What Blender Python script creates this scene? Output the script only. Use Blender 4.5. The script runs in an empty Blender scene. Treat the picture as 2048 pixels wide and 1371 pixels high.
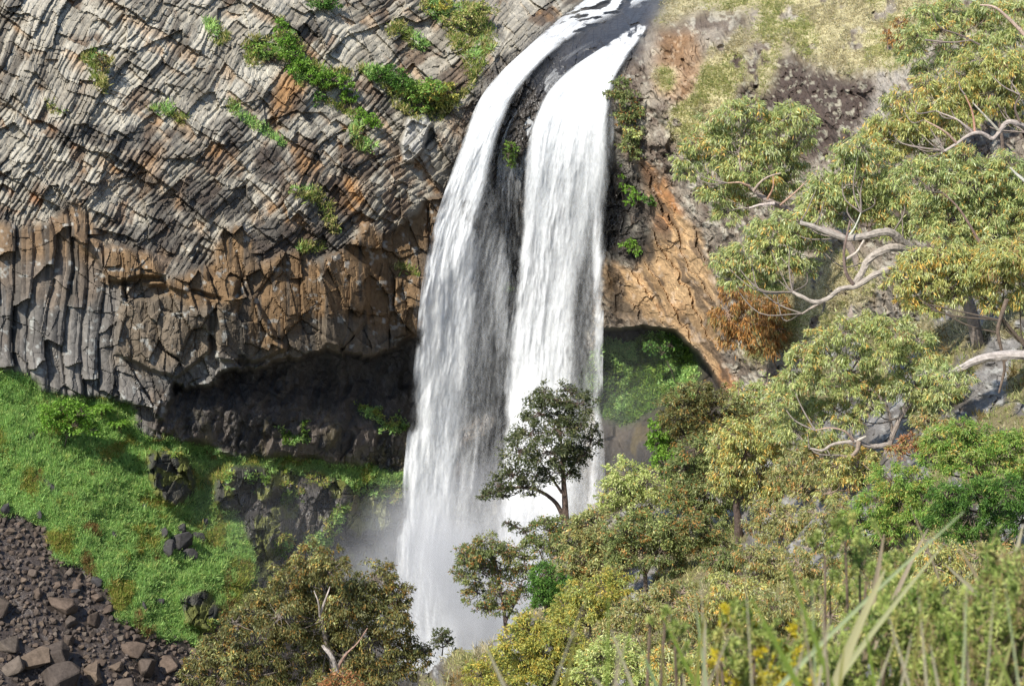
import bpy, math, random
import numpy as np
random.seed(7); RNG = np.random.default_rng(11)
S = bpy.context.scene
# ------------------------------------------------------------------ camera, sky, sun, exposure
CAM = np.array((0.0, 0.0, 100.0)); PITCH = math.radians(18.0); HF = math.tan(math.radians(15.0))
cd = bpy.data.cameras.new('camera'); co = bpy.data.objects.new('camera', cd); S.collection.objects.link(co)
cd.sensor_width = 36.0; cd.lens = 18.0 / HF; cd.clip_start = 0.1; cd.clip_end = 3000.0
co.location = CAM; co.rotation_euler = (math.pi / 2 - PITCH, 0, 0)
cd.dof.use_dof = True; cd.dof.focus_distance = 170.0; cd.dof.aperture_fstop = 5.2
S.camera = co
SUN_EL, SUN_AZ = math.radians(50.0), math.radians(220.0)   # azimuth clockwise from +Y (the view direction): behind and to the left
w = bpy.data.worlds.new('World'); S.world = w; w.use_nodes = True
nt = w.node_tree; bg = nt.nodes['Background']; sky = nt.nodes.new('ShaderNodeTexSky')
sky.sky_type = 'NISHITA'; sky.sun_disc = False; sky.sun_elevation = SUN_EL; sky.sun_rotation = SUN_AZ; sky.altitude = 900.0
nt.links.new(sky.outputs[0], bg.inputs[0]); bg.inputs[1].default_value = 0.12
sd = bpy.data.lights.new('sun', 'SUN'); so = bpy.data.objects.new('sun', sd); S.collection.objects.link(so)
sd.energy = 4.2; sd.angle = math.radians(0.6); sd.color = (1.0, 0.95, 0.86)
so.location = (-150, -150, 300)
so.rotation_euler = (math.pi / 2 - SUN_EL, 0, math.pi - SUN_AZ)
S.view_settings.view_transform = 'Standard'; S.view_settings.look = 'None'
S.view_settings.exposure = 0.85; S.view_settings.gamma = 1.0
S.render.engine = 'CYCLES'
cy = S.cycles; cy.max_bounces = 6; cy.diffuse_bounces = 3; cy.glossy_bounces = 2; cy.transmission_bounces = 4
cy.transparent_max_bounces = 24; cy.volume_bounces = 1; cy.use_denoising = True; cy.caustics_reflective = False; cy.caustics_refractive = False

# ------------------------------------------------------------------ helpers
K = HF / 1024.0; CP, SP = math.cos(PITCH), math.sin(PITCH)
def rays(px, py):
    x = (np.asarray(px, float) - 1024.0) * K; y = (685.5 - np.asarray(py, float)) * K
    return np.stack([x, CP + y * SP, -SP + y * CP], -1)
def at(px, py, Y):
    d = rays(px, py); return CAM + d * (np.asarray(Y, float) / d[..., 1])[..., None]
def mpp(px, py, Y):                       # metres per photograph pixel at that distance
    return K * float(Y) / float(rays(px, py)[1])
def h2(ix, iy, seed=0):
    h = (ix.astype(np.int64) * 374761393 + iy.astype(np.int64) * 668265263 + int(seed) * 974634777) & 0xFFFFFFFF
    h = ((h ^ (h >> 13)) * 1274126177) & 0xFFFFFFFF; h = ((h ^ (h >> 16)) * 2246822519) & 0xFFFFFFFF
    return ((h ^ (h >> 15)) & 0xFFFFFF).astype(np.float32) / 16777215.0
def vn(x, y, seed=0):
    x = np.asarray(x, float); y = np.asarray(y, float)
    ix = np.floor(x); iy = np.floor(y); fx = x - ix; fy = y - iy
    fx = fx * fx * fx * (fx * (fx * 6 - 15) + 10); fy = fy * fy * fy * (fy * (fy * 6 - 15) + 10)
    ix = ix.astype(np.int64); iy = iy.astype(np.int64)
    a = h2(ix, iy, seed); b = h2(ix + 1, iy, seed); c = h2(ix, iy + 1, seed); d = h2(ix + 1, iy + 1, seed)
    return (a + (b - a) * fx) * (1 - fy) + (c + (d - c) * fx) * fy
def fbm(x, y, o=4, seed=0):
    s = 0; a = .5; t = 0
    for k in range(o):
        s = s + a * vn(x * 2 ** k + k * 17.3, y * 2 ** k - k * 9.1, seed + k * 31); t += a; a *= .5
    return s / t
def sst(a, b, x):
    t = np.clip((x - a) / (b - a), 0, 1); return t * t * (3 - 2 * t)
def lerp3(a, b, m): return a + (np.asarray(b, np.float32) - a) * m[..., None]
def inpoly(px, py, poly):
    r = np.zeros(px.shape, bool); n = len(poly)
    for i in range(n):
        x1, y1 = poly[i]; x2, y2 = poly[(i + 1) % n]
        if y1 == y2: continue
        r ^= ((y1 > py) != (y2 > py)) & (px < (x2 - x1) * (py - y1) / (y2 - y1) + x1)
    return r
def blur(m, r, it=2):
    m = m.astype(np.float32)
    for _ in range(it):
        for ax in (0, 1):
            p = np.pad(m, [(r + 1, r) if k == ax else (0, 0) for k in (0, 1)], mode='edge').cumsum(ax, dtype=np.float64)
            n = p.shape[ax]; hi = np.take(p, range(2 * r + 1, n), ax); lo = np.take(p, range(0, n - 2 * r - 1), ax)
            m = ((hi - lo) / (2 * r + 1)).astype(np.float32)
    return m
class TPS:
    def __init__(s, pts, lam=0.02):
        p = np.array(pts, float); s.c = p[:, :2] / 1000.0; n = len(p)
        A = np.zeros((n + 3, n + 3)); A[:n, :n] = s.k(s.c) + lam * np.eye(n); A[:n, n] = 1; A[:n, n + 1:] = s.c
        A[n, :n] = 1; A[n + 1:, :n] = s.c.T; b = np.zeros(n + 3); b[:n] = p[:, 2]; s.w = np.linalg.solve(A, b)
    def k(s, q):
        d2 = ((q[:, None, :] - s.c[None]) ** 2).sum(-1); return .5 * d2 * np.log(d2 + 1e-12)
    def __call__(s, px, py):
        q = np.stack([np.ravel(px), np.ravel(py)], 1).astype(float) / 1000.0
        r = np.concatenate([s.k(q[i:i + 20000]) @ s.w[:-3] for i in range(0, len(q), 20000)]) + s.w[-3] + q @ s.w[-2:]
        return r.reshape(np.shape(px))
class Field:                               # bilinear look-up in a regular grid over the picture
    def __init__(s, x0, y0, st, A): s.x0, s.y0, s.st, s.A = x0, y0, st, A
    def __call__(s, px, py):
        x = np.clip((np.asarray(px, float) - s.x0) / s.st, 0, s.A.shape[1] - 1.001); y = np.clip((np.asarray(py, float) - s.y0) / s.st, 0, s.A.shape[0] - 1.001)
        i = x.astype(int); j = y.astype(int); fx = x - i; fy = y - j
        if s.A.ndim == 3: fx = fx[..., None]; fy = fy[..., None]
        return (s.A[j, i] * (1 - fx) + s.A[j, i + 1] * fx) * (1 - fy) + (s.A[j + 1, i] * (1 - fx) + s.A[j + 1, i + 1] * fx) * fy

def tag(o, label=None, cat=None, group=None, kind=None):
    for k, v in (('label', label), ('category', cat), ('group', group), ('kind', kind)):
        if v: o[k] = v
    return o
def link(name, me, parent=None):
    o = bpy.data.objects.new(name, me); S.collection.objects.link(o)
    if parent is not None: o.parent = parent
    return o
def empty(name, loc=(0, 0, 0)):
    o = bpy.data.objects.new(name, None); S.collection.objects.link(o); o.location = loc; o.empty_display_size = .3
    return o
def mk(name, V, F, mat, cols=None, smooth=False, attrs=None):
    me = bpy.data.meshes.new(name); V = np.ascontiguousarray(V, np.float32); F = np.ascontiguousarray(F, np.int32); n, k = F.shape
    me.vertices.add(len(V)); me.vertices.foreach_set('co', V.ravel())
    me.loops.add(n * k); me.loops.foreach_set('vertex_index', F.ravel())
    me.polygons.add(n); me.polygons.foreach_set('loop_start', np.arange(0, n * k, k, dtype=np.int32))
    me.polygons.foreach_set('use_smooth', np.full(n, smooth, bool))
    if cols is not None:
        a = me.attributes.new('Col', 'FLOAT_COLOR', 'POINT')
        a.data.foreach_set('color', np.concatenate([cols, np.ones((len(cols), 1))], 1).astype(np.float32).ravel())
    for nm, v in (attrs or {}).items():
        a = me.attributes.new(nm, 'FLOAT', 'POINT'); a.data.foreach_set('value', np.ascontiguousarray(v, np.float32).ravel())
    me.update(calc_edges=True); me.materials.append(mat)
    return me
class Geo:                                 # collects triangles/quads (quads only) with colours
    def __init__(s): s.V = []; s.F = []; s.C = []; s.n = 0
    def add(s, V, F, C):
        s.V.append(np.asarray(V, np.float32)); s.F.append(np.asarray(F, np.int64) + s.n)
        C = np.asarray(C, np.float32); s.C.append(np.broadcast_to(C, (len(V), 3)) if C.ndim == 1 else C); s.n += len(V)
    def build(s, name, mat, parent=None, origin=None, smooth=False):
        V = np.concatenate(s.V)
        if origin is not None: V = V - np.asarray(origin, np.float32)
        return link(name, mk(name, V, np.concatenate(s.F), mat, np.concatenate(s.C), smooth), parent)

# ------------------------------------------------------------------ materials
def material(name):
    m = bpy.data.materials.new(name); m.use_nodes = True; m.node_tree.nodes.clear()
    N = m.node_tree.nodes; L = m.node_tree.links
    return m, N, L, N.new('ShaderNodeOutputMaterial')
def nmath(N, L, op, a, b=None, c=None):
    n = N.new('ShaderNodeMath'); n.operation = op
    for i, v in enumerate((a, b, c)):
        if v is None: continue
        if isinstance(v, (int, float)): n.inputs[i].default_value = v
        else: L.new(v, n.inputs[i])
    return n.outputs[0]
def rock_material(name, scale=1.0, bump=.5, spots=True):
    m, N, L, out = material(name)
    at_ = N.new('ShaderNodeAttribute'); at_.attribute_name = 'Col'; wt = N.new('ShaderNodeAttribute'); wt.attribute_name = 'wet'
    tc = N.new('ShaderNodeNewGeometry')
    n1 = N.new('ShaderNodeTexNoise'); n1.inputs['Scale'].default_value = 2.2 * scale; n1.inputs['Detail'].default_value = 6; n1.inputs['Roughness'].default_value = .65
    n2 = N.new('ShaderNodeTexNoise'); n2.inputs['Scale'].default_value = .45 * scale; n2.inputs['Detail'].default_value = 4
    for n in (n1, n2): L.new(tc.outputs['Position'], n.inputs['Vector'])
    f = nmath(N, L, 'MULTIPLY_ADD', n1.outputs['Fac'], 1.5, .25); g = nmath(N, L, 'MULTIPLY_ADD', n2.outputs['Fac'], .7, .65)
    fg = nmath(N, L, 'MULTIPLY', f, g)
    mul = N.new('ShaderNodeVectorMath'); mul.operation = 'SCALE'; L.new(at_.outputs['Color'], mul.inputs[0]); L.new(fg, mul.inputs['Scale'])
    p = N.new('ShaderNodeBsdfPrincipled'); L.new(mul.outputs[0], p.inputs['Base Color'])
    r = nmath(N, L, 'MULTIPLY_ADD', wt.outputs['Fac'], -.55, .92); L.new(r, p.inputs['Roughness'])
    s = nmath(N, L, 'MULTIPLY_ADD', wt.outputs['Fac'], .35, .15); L.new(s, p.inputs['Specular IOR Level'])
    b = N.new('ShaderNodeBump'); b.inputs['Strength'].default_value = bump; b.inputs['Distance'].default_value = .25 / scale
    L.new(n1.outputs['Fac'], b.inputs['Height']); L.new(b.outputs[0], p.inputs['Normal'])
    L.new(p.outputs[0], out.inputs[0]); return m
def leaf_material(name, trans=.35, rough=.55):
    m, N, L, out = material(name)
    a = N.new('ShaderNodeAttribute'); a.attribute_name = 'Col'
    p = N.new('ShaderNodeBsdfPrincipled'); p.inputs['Roughness'].default_value = rough; p.inputs['Specular IOR Level'].default_value = .3
    t = N.new('ShaderNodeBsdfTranslucent'); mx = N.new('ShaderNodeMixShader'); mx.inputs[0].default_value = trans
    L.new(a.outputs['Color'], p.inputs['Base Color']); L.new(a.outputs['Color'], t.inputs['Color'])
    L.new(p.outputs[0], mx.inputs[1]); L.new(t.outputs[0], mx.inputs[2]); L.new(mx.outputs[0], out.inputs[0]); return m
M_ROCK = rock_material('basalt'); M_HILL = rock_material('hill_soil', 1.6); M_BOULD = rock_material('boulder_stone', 1.4)
M_SOIL = rock_material('slope_soil', 1.3, .8)
M_LEAF = leaf_material('leaf', .42); M_GRASS = leaf_material('grass_blade', .48, .7)
M_BARK = rock_material('bark', 3.0, .7)
# ------------------------------------------------------------------ far terrain: cliffs, slopes and riverbed, one relief in real distance
FAR = [(-300,-170,203),(0,-170,206),(500,-170,216),(900,-170,226),(-300,100,189),(0,100,192),(500,100,203),(850,100,213),
 (-300,400,178),(0,400,181),(300,400,188),(600,400,194),(850,350,204),(900,250,207),(-420,400,172),(-420,900,160),(-300,700,172),(0,700,176),(300,750,181),(450,720,185),(640,680,191),(820,620,201),
 (600,900,192),(800,900,200),(400,1000,183),(600,1000,188),(800,1000,197),(600,1150,180),(780,1150,193),
 (0,780,174),(200,840,178),(200,1000,168),(0,1000,163),(-300,1000,155),(350,1000,177),(400,1150,171),(200,1200,158),(0,1200,153),(400,1200,167),(0,1371,145),(300,1371,152),(0,1540,137),(-300,1540,130),
 (600,1371,172),(800,1290,188),(850,1371,182),(700,1540,160),(1000,1290,194),
 (1050,150,207),(1180,170,204),(1100,250,205),(1330,0,224),(1200,60,214),(1300,-60,236),(1400,-170,262),(1150,-170,262),(1010,100,210),(980,30,219),
 (980,400,206),(1000,600,207),(1000,800,206),(1000,1000,203),(1000,1150,199),(1120,400,206),(1120,700,207),(1120,1000,202),
 (1270,200,201),(1230,450,205),(1300,450,199),(1400,450,190),(1400,650,189),(1440,720,186),(1300,640,198),(1220,600,205),(1480,800,180),
 (1350,100,204),(1310,40,214),(1360,0,214),(1450,100,198),(1480,200,191),(1500,0,210),(1600,0,204),(1600,150,187),(1700,150,178),(1750,250,170),(1850,100,170),
 (1600,350,174),(1500,450,180),(1550,600,170),(1650,550,160),(1700,-170,225),(2300,-170,190),(2048,0,165),(2048,200,150),(2300,200,140),(2000,500,135),(1800,550,145),
 (1250,760,203),(1350,760,195),(1300,880,195),(1250,950,196),(1350,950,184),(1200,1100,192),(1600,900,165),(1500,1100,165),(2300,900,130),(1200,1371,182),(2300,1540,120)]
tF = TPS(FAR)
ST = 2; X0, X1, Y0, Y1 = -420, 2560, -140, 1512
cx, cy_ = np.meshgrid(np.arange(X0 - 16, X1 + 33, 16), np.arange(Y0 - 16, Y1 + 33, 16))
fF = Field(X0 - 16, Y0 - 16, 16, tF(cx, cy_))
PX, PY = np.meshgrid(np.arange(X0, X1, ST).astype(float), np.arange(Y0, Y1, ST).astype(float))
T0 = fF(PX, PY)
U, Vv = PX * .052, PY * .052                                # metres on the face
W1 = (fbm(U / 3, Vv / 3, 4, 5) - .5); W2 = (fbm(U / 3, Vv / 3, 4, 55) - .5)
WX, WY = PX + W1 * 46, PY + W2 * 46                          # rough edges for every zone outline
WX2, WY2 = PX + W1 * 14, PY + W2 * 14
def zone(poly, r=2, fine=False): return blur(inpoly(WX2 if fine else WX, WY2 if fine else WY, poly), r)
def cells(a, b, w, L, seed, joff=1.0, warp=.3, vary=.5):
    bb = b / w + warp * 2 * (vn(a / (w * 5), b / (w * 2.5), seed) - .5); i = np.floor(bb); fb = bb - i
    o = h2(i, i * 0, seed + 1); sc = 1 + vary * (h2(i, i * 0 + 5, seed + 2) - .5)
    aa = a / L * sc + joff * o + .25 * (vn(a / L * 1.7, b / w, seed + 9) - .5); j = np.floor(aa); fa = aa - j
    return h2(i, j, seed + 3), fa, fb, h2(i, j, seed + 4)
def rot(th): return (U - 23) * np.cos(th) - (Vv - 13) * np.sin(th), (U - 23) * np.sin(th) + (Vv - 13) * np.cos(th)
# zones of the rock
zB = zone([(-480,440),(0,430),(40,455),(110,440),(150,400),(190,430),(215,495),(300,510),(345,560),(420,525),(440,450),(480,440),(530,520),(600,500),(640,530),(700,500),(740,440),(800,470),(870,400),(960,380),(960,1000),(-480,1000)], 3)
CAVE = [(292,842),(330,835),(350,800),(342,768),(400,770),(455,752),(520,735),(600,722),(655,706),(720,716),(770,700),(840,655),(990,640),(990,945),(820,938),(640,925),(520,905),(430,890),(370,875),(330,862)]
CAVE = [(x, y + 16) if y > 850 and x > 300 else (x, y) for x, y in CAVE]
zWet = zone([(600,925),(835,900),(870,640),(850,520),(880,400),(905,330),(930,230),(990,150),(1060,90),(1200,10),(1420,-120),(1450,-120),(1300,60),(1262,130),(1222,180),(1245,330),(1275,460),(1215,530),(1200,620),(1220,1400),(620,1400),(560,1180),(480,1090),(480,1010),(520,930)], 8)
zTal = zone([(-480,735),(40,735),(85,755),(90,790),(180,795),(260,825),(310,865),(400,895),(520,915),(640,932),(830,945),(830,965),(700,960),(560,940),(500,960),(480,1010),(500,1080),(500,1150),(470,1230),(380,1290),(300,1280),(235,1240),(215,1170),(160,1140),(110,1120),(90,1060),(40,1020),(-480,985)], 3)
zScr = zone([(-480,985),(40,1020),(90,1060),(110,1120),(160,1140),(215,1170),(235,1240),(300,1280),(400,1290),(470,1240),(640,1240),(700,1540),(-480,1540)], 3)
zRC = zone([(1180,1540),(1200,660),(1290,655),(1350,665),(1395,705),(1425,745),(1450,790),(1460,1540)], 1, True)     # hollow under the right overhang
zR = zone([(1290,30),(1262,120),(1225,190),(1255,330),(1290,470),(1200,520),(1170,680),(1180,1540),(2600,1540),(2600,-150),(1430,-150)], 4)
zDry = zone([(1340,-140),(1330,20),(1290,50),(1420,20),(1520,25),(1620,110),(1700,150),(1800,130),(1850,60),(2600,40),(2600,-150)], 8) + \
       zone([(1430,90),(1480,60),(1490,140),(1465,230),(1430,250),(1415,310),(1375,290),(1340,290),(1335,240),(1385,180)], 4) + \
       zone([(1300,140),(1345,125),(1350,170),(1320,185)], 4) + zone([(1500,560),(1700,500),(1750,560),(1650,660),(1500,720)], 8) + \
       .8 * zone([(1500,40),(1560,50),(1570,130),(1530,190),(1495,150)], 6)
zDry = np.clip(zDry, 0, 1) * sst(.36, .52, fbm(U / 1.6, Vv / 1.6, 4, 77) + .12)
zPurp = zone([(1470,40),(1490,40),(1500,120),(1590,120),(1650,150),(1700,170),(1750,150),(1740,230),(1700,300),(1560,310),(1500,270),(1462,240)], 4)
zOch2 = zone([(1268,318),(1310,330),(1345,380),(1370,440),(1400,470),(1430,540),(1440,620),(1440,720),(1475,760),(1470,800),(1440,770),(1400,700),(1340,655),(1260,640),(1215,600),(1205,520),(1270,540),(1300,480),(1310,420),(1290,380)], 3, True)
# --- broken rock: irregular cells, each with its own height and tilt
def voro(x, y, seed, jit=.9):
    ix = np.floor(x).astype(np.int64); iy = np.floor(y).astype(np.int64); f1 = np.full(x.shape, 9.0); f2 = f1.copy(); bx = np.zeros(x.shape); by = bx.copy(); ci = ix.copy(); cj = iy.copy()
    for j in (-1, 0, 1):
        for i in (-1, 0, 1):
            gx = ix + i; gy = iy + j; dx = gx + .5 + jit * (h2(gx, gy, seed) - .5) - x; dy = gy + .5 + jit * (h2(gx, gy, seed + 1) - .5) - y; d = dx * dx + dy * dy
            n = d < f1; f2 = np.where(n, f1, np.minimum(f2, d)); f1 = np.where(n, d, f1); bx = np.where(n, dx, bx); by = np.where(n, dy, by); ci = np.where(n, gx, ci); cj = np.where(n, gy, cj)
    return ci, cj, -bx, -by, np.sqrt(f2) - np.sqrt(f1)
def facet(x, y, L, w, seed, amp, tilt, crack=.0, sag=0.0):
    """x along, y across; returns relief in metres and two per-cell random numbers"""
    i, j, dx, dy, e = voro(x / L, y / w, seed); h = h2(i, j, seed + 5); q = h2(i, j, seed + 6)
    r = amp * h + tilt * (dx * 2 * (h2(i, j, seed + 7) - .5 - sag) + dy * 2 * (h2(i, j, seed + 8) - .5)) - crack * (1 - sst(0, .10, e))
    return r, h, q
# --- leaning columns of the upper left face
th = np.radians(60 - 18 * np.clip((PX - 50) / 850, 0, 1))
a, b = rot(th); b = b + 1.3 * (fbm(U / 11, Vv / 11, 3, 3) - .5) * 2 + .22 * (fbm(U / 2.0, Vv / 2.0, 3, 6) - .5) * 2; a = a + .5 * (fbm(U / 4, Vv / 4, 3, 7) - .5) * 2
m_h, m_fa, m_fb, m_q = cells(a, b, 5.5, 7.0, 21, .45, .45, .0)
n_h, n_fa, n_fb, n_q = cells(a, b, 1.6, 3.2, 22, 1.0, .4)
f_h, f_fa, f_fb, f_q = cells(a, b, .60, 1.5, 23, 1.0, .4, .9)
g_h, g_fa, g_fb, g_q = cells(a, b, .31, 1.3, 24, 1.0, .4, .9)
mod = .25 + 1.0 * sst(.38, .62, fbm(U / 4, Vv / 4, 4, 40))
rnd = lambda f: 1 - (2 * f - 1) ** 2
sawt = lambda f, p=2.0: (1 - f) ** p
v1, v1h, v1q = facet(a, b, 5.0, 3.2, 601, .8, .7, .0, .25); v3, v3h, v3q = facet(a, b, 1.1, .7, 605, .30, .28, .06, .2)
RA = .8 * m_h + .65 * sawt(m_fa, 1.5) + v1 + .55 * n_h + .42 * sawt(n_fa) + (.3 + .7 * mod) * (.26 * f_h + .22 * sawt(f_fa) + .26 * rnd(f_fb)) + .08 * g_h + .09 * rnd(g_fb) * mod + .55 * v3 * (1.2 - mod)
# --- upright columns and slabs of the lower face
u2 = U + .12 * (fbm(U / 1.5, Vv / 4, 3, 66) - .5) * 2 + .9 * (fbm(U / 9, Vv / 9, 3, 61) - .5) * 2; v2 = -Vv + .8 * (fbm(U / 5, Vv / 5, 4, 62) - .5) * 2
c_h, c_fa, c_fb, c_q = cells(v2, u2, 1.75, 8.0, 32, 1.0, .25, .9)
d_h, d_fa, d_fb, d_q = cells(v2, u2, .8, 3.0, 33, 1.0, .3, .9)
left = 1 - sst(170, 290, PX + 60 * (n_h - .5))
s1, s_h, s_q = facet(v2, u2 + .15 * v2, 7.0, 4.4, 611, 2.8, 1.5, .15, .3); s2, s2h, s2q = facet(v2, u2 + .2 * v2, 3.6, 1.7, 615, 1.0, .7, .06, .25); s3, s3h, s3q = facet(v2, u2, .8, .55, 619, .25, .22, .05)
RB = (1 - .85 * left) * (s1 + s2 + s3 * .5) + (.9 * c_h + .42 * np.minimum(1, 3.2 * np.minimum(c_fb, 1.15 - c_fb)) + .7 * sawt(c_fa, 3)) * (.22 + 1.0 * left) + (.20 * d_h + .10 * rnd(d_fb)) * (.4 + .4 * left)
zC = blur(inpoly(WX2 + 8 * (d_q - .5), WY2 + 14 * (c_h - .5) + 9 * (d_h - .5) + 12 * (s2h - .5), CAVE), 1)
# --- rough blocks: wet rock, right cliff
ar, br = rot(np.radians(122)); ar = ar + .5 * (fbm(U / 3, Vv / 3, 3, 71) - .5) * 2; br = br + .5 * (fbm(U / 3, Vv / 3, 3, 72) - .5) * 2
rr1, r_h, r_q = facet(ar, br, 3.6, 2.4, 621, .55, 1.1, .0, .15); rr2, q_h, q_q = facet(ar, br, 1.3, .85, 625, .24, .5, .0, .15); rr3, t_h, t_q = facet(ar, br, .5, .36, 629, .18, .16, .03)
rdg = lambda x, y, o, sd: 1 - np.abs(2 * fbm(x, y, o, sd) - 1) * 2
RR = blur(rr1, 3) + .6 * blur(rr2, 1) + rr3 + 1.1 * rdg(ar / 3.0, br / 1.2, 4, 73) + .30 * rdg(U / .7, Vv / .7, 2, 74) + .6 * fbm(U / .9, Vv / .9, 4, 70)
wa, wb = rot(np.radians(75)); w1_, w_h, w_q = facet(wa, wb, 3.0, 1.7, 631, 1.1, .8, .15, .1); w2_, wq2, _ = facet(wa, wb, 1.1, .65, 635, .45, .40, .08); w3_, _, _ = facet(wa, wb, .45, .3, 639, .18, .16, .03)
RW = w1_ + w2_ + w3_ + .5 * fbm(U / 2.2, Vv / 2.2, 4, 75)
oa, ob = rot(np.radians(118)); oa = oa + 1.2 * (fbm(U / 3, Vv / 3, 4, 646) - .5) * 2; ob = ob + .8 * (fbm(U / 2, Vv / 2, 4, 647) - .5) * 2; o1, o_h, o_q = facet(oa, ob, 6.5, 2.0, 641, .7, 1.0, .0, .1); o2, o2h, o2q = facet(oa, ob, 2.6, .75, 645, .22, .42, .0, .1)
p_h, p_fa, p_fb, p_q = cells(oa, ob, 1.9, 8.0, 648, 1.0, .5, .9); k_h, k_fa, k_fb, k_q = cells(oa, ob, .7, 3.0, 649, 1.0, .5, .9)
RS = blur(o1, 4) + blur(o2, 1) * .6 + .75 * p_fb * (.3 + p_q) + .25 * p_h + .14 * k_fb * k_q + .45 * rr2 + .35 * w2_ + .9 * fbm(U / 2.4, Vv / 2.4, 5, 76)                                      # ochre overhang
RT = 2.0 * fbm(U / 6, Vv / 6, 4, 78) + .5 * fbm(U * .9, Vv * .9, 3, 79)                  # turf
R = RA * (1 - zB) + (RB + .9) * zB
R = R * (1 - zC) + (blur(RW, 1) * .7 + .3 * w2_ + .5 * w3_ + 2.2) * zC
zLow = sst(900, 960, PY) * (1 - sst(1150, 1260, PX))
wr = np.clip(np.maximum(zWet * (1 - zB * (1 - zC)), zLow), 0, 1)
R = R * (1 - wr) + RW * wr
R = R * (1 - zR) + (RR * (1 - zOch2) + RS * zOch2) * zR
zBed = zone([(1050,130),(1110,60),(1190,-10),(1400,-140),(1520,-140),(1330,20),(1260,110),(1200,160),(1090,200)], 6, True); R = R * (1 - .7 * zBed)
R = R * (1 - zTal) + RT * zTal
R = R * (1 - zDry * .7) + (1.2 + .8 * fbm(U / 3, Vv / 3, 4, 80)) * zDry * .7
R = R * (1 - zScr) + (1.4 * fbm(U / 4, Vv / 4, 4, 81)) * zScr
R = R * (1 - zRC) + (blur(RW, 1) * .8) * zRC
# hollows: back wall drops behind the brow and comes forward to its foot
R = R - zC * (5.2 * (1 - .97 * sst(730, 860, PY - .10 * (PX - 600))))
R = R - zRC * 8.5 * (1 - .9 * sst(700, 900, PY)) * sst(1160, 1290, PX)
# single masses: (outline, metres proud, blur)
COLF = []
def mass(poly, dz, r, fine=True):
    z = zone(poly, r, fine); global R; R = R + z * dz; return z
zSlab = mass([(818,232),(852,226),(864,246),(842,300),(828,322),(806,322),(799,290)], 2.0, 1)
mass([(240,572),(330,562),(415,600),(420,700),(352,760),(300,742),(232,705)], 1.2, 1); mass([(432,598),(505,592),(568,700),(508,722),(430,716)], 1.5, 1)
mass([(640,515),(690,500),(735,540),(735,640),(690,690),(650,690)], 1.6, 1); mass([(150,470),(350,520),(480,560),(470,600),(330,575),(220,560)], 1.3, 1)
mass([(245,560),(330,552),(345,585),(300,600),(250,600)], -1.6, 1)
zB1 = mass([(285,905),(350,895),(385,930),(392,985),(350,1015),(305,990)], 2.6, 3); zB2 = mass([(430,955),(470,925),(530,930),(565,975),(520,1015),(450,1025),(420,1000)], 2.8, 3)
zB3 = mass([(490,1030),(560,1000),(580,1090),(530,1110),(495,1075)], 2.2, 3); zB4 = mass([(600,960),(700,970),(720,1060),(640,1080),(600,1030)], 1.8, 4)
zB5 = mass([(360,1195),(410,1175),(440,1220),(425,1265),(370,1250)], 2.0, 2)
zMs = np.clip(zB1 + zB2 + zB3 + zB4 + zB5, 0, 1); R = R + zMs * (w1_ * .9 + w2_ * .8 - .5)
zBase = mass([(800,1260),(850,1248),(870,1290),(860,1330),(790,1330)], 3.0, 4)
# ------------------------------------------------------------------ rock colours (the stone itself, plus painted sunlight low in the left hollow)
n1 = fbm(U / 2, Vv / 2, 5, 90); n2 = fbm(U / 7, Vv / 7, 4, 91); n3 = fbm(U * 1.5, Vv * 1.5, 3, 92)
one = np.ones(PX.shape + (3,), np.float32)
lich = lerp3(one * (.26, .24, .20), (.45, .43, .37), np.clip(.9 * n_q + .9 * (n1 - .5), 0, 1))
brown = lerp3(one * (.13, .10, .075), (.25, .19, .14), np.clip(f_q * .6 + n1 - .2, 0, 1))
ochre = lerp3(one * (.27, .155, .07), (.42, .25, .12), np.clip(n3 + .4 * (f_q - .5), 0, 1)); rust = one * (.30, .11, .04)
mL = np.clip(sst(.37, .54, .55 * n1 + .25 * n2 + .28 * n_h + .12 * f_h - .05 + .13 * (1 - sst(230, 420, PY + .18 * (PX - 300))) - .05), 0, 1)
CA = brown * (1 - mL[..., None]) + lich * mL[..., None]
mO = .65 * sst(.72, .86, .40 * m_fa + .30 * n_fa + .35 * n2 + .22 * n_q - .08 * mL) * (1 - .35 * mL)
mO = np.clip(mO + .9 * zone([(555,150),(600,140),(610,170),(580,230),(545,225)], 4) + .8 * zone([(650,360),(720,330),(740,410),(690,420)], 4) + .6 * zone([(250,300),(330,290),(320,370),(270,360)], 5), 0, 1)
CA = CA * (1 - mO[..., None]) + ochre * mO[..., None]
CA = lerp3(CA, (.22, .08, .035), mO * sst(.55, .7, vn(U / 6, Vv / 5, 93)) * .8 * (1 - sst(150, 330, PX)))
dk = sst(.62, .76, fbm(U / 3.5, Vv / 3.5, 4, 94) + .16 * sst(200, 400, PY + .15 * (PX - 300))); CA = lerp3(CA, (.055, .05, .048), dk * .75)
CA = lerp3(CA, (.07, .06, .052), .7 * sst(.60, .72, vn(b / .45, a / 5, 99)) * sst(.42, .58, n2)); CA = CA * (.86 + .32 * g_q[..., None])
grey = lerp3(one * (.10, .09, .083), (.185, .168, .155), np.clip(c_q * .6 + n1 - .25, 0, 1))
bro2 = lerp3(one * (.105, .083, .062), (.20, .157, .118), np.clip(s_q * .4 + n1 * .9 - .2, 0, 1))
gB = sst(.2, .8, left * 1.0 + .9 * sst(700, 790, PY + .25 * np.clip(PX - 300, -300, 400)) * (1 - sst(420, 640, PX)))
CB = bro2 * (1 - gB[..., None]) + grey * gB[..., None]
oB = sst(.55, .72, n2 * .7 + .5 * (1 - sst(470, 640, PY - .10 * PX)) + .15 * s_q) * (1 - .6 * left * sst(500, 540, PY)); CB = CB * (1 - oB[..., None] * .7) + ochre * .5 * oB[..., None] * .8
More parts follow.
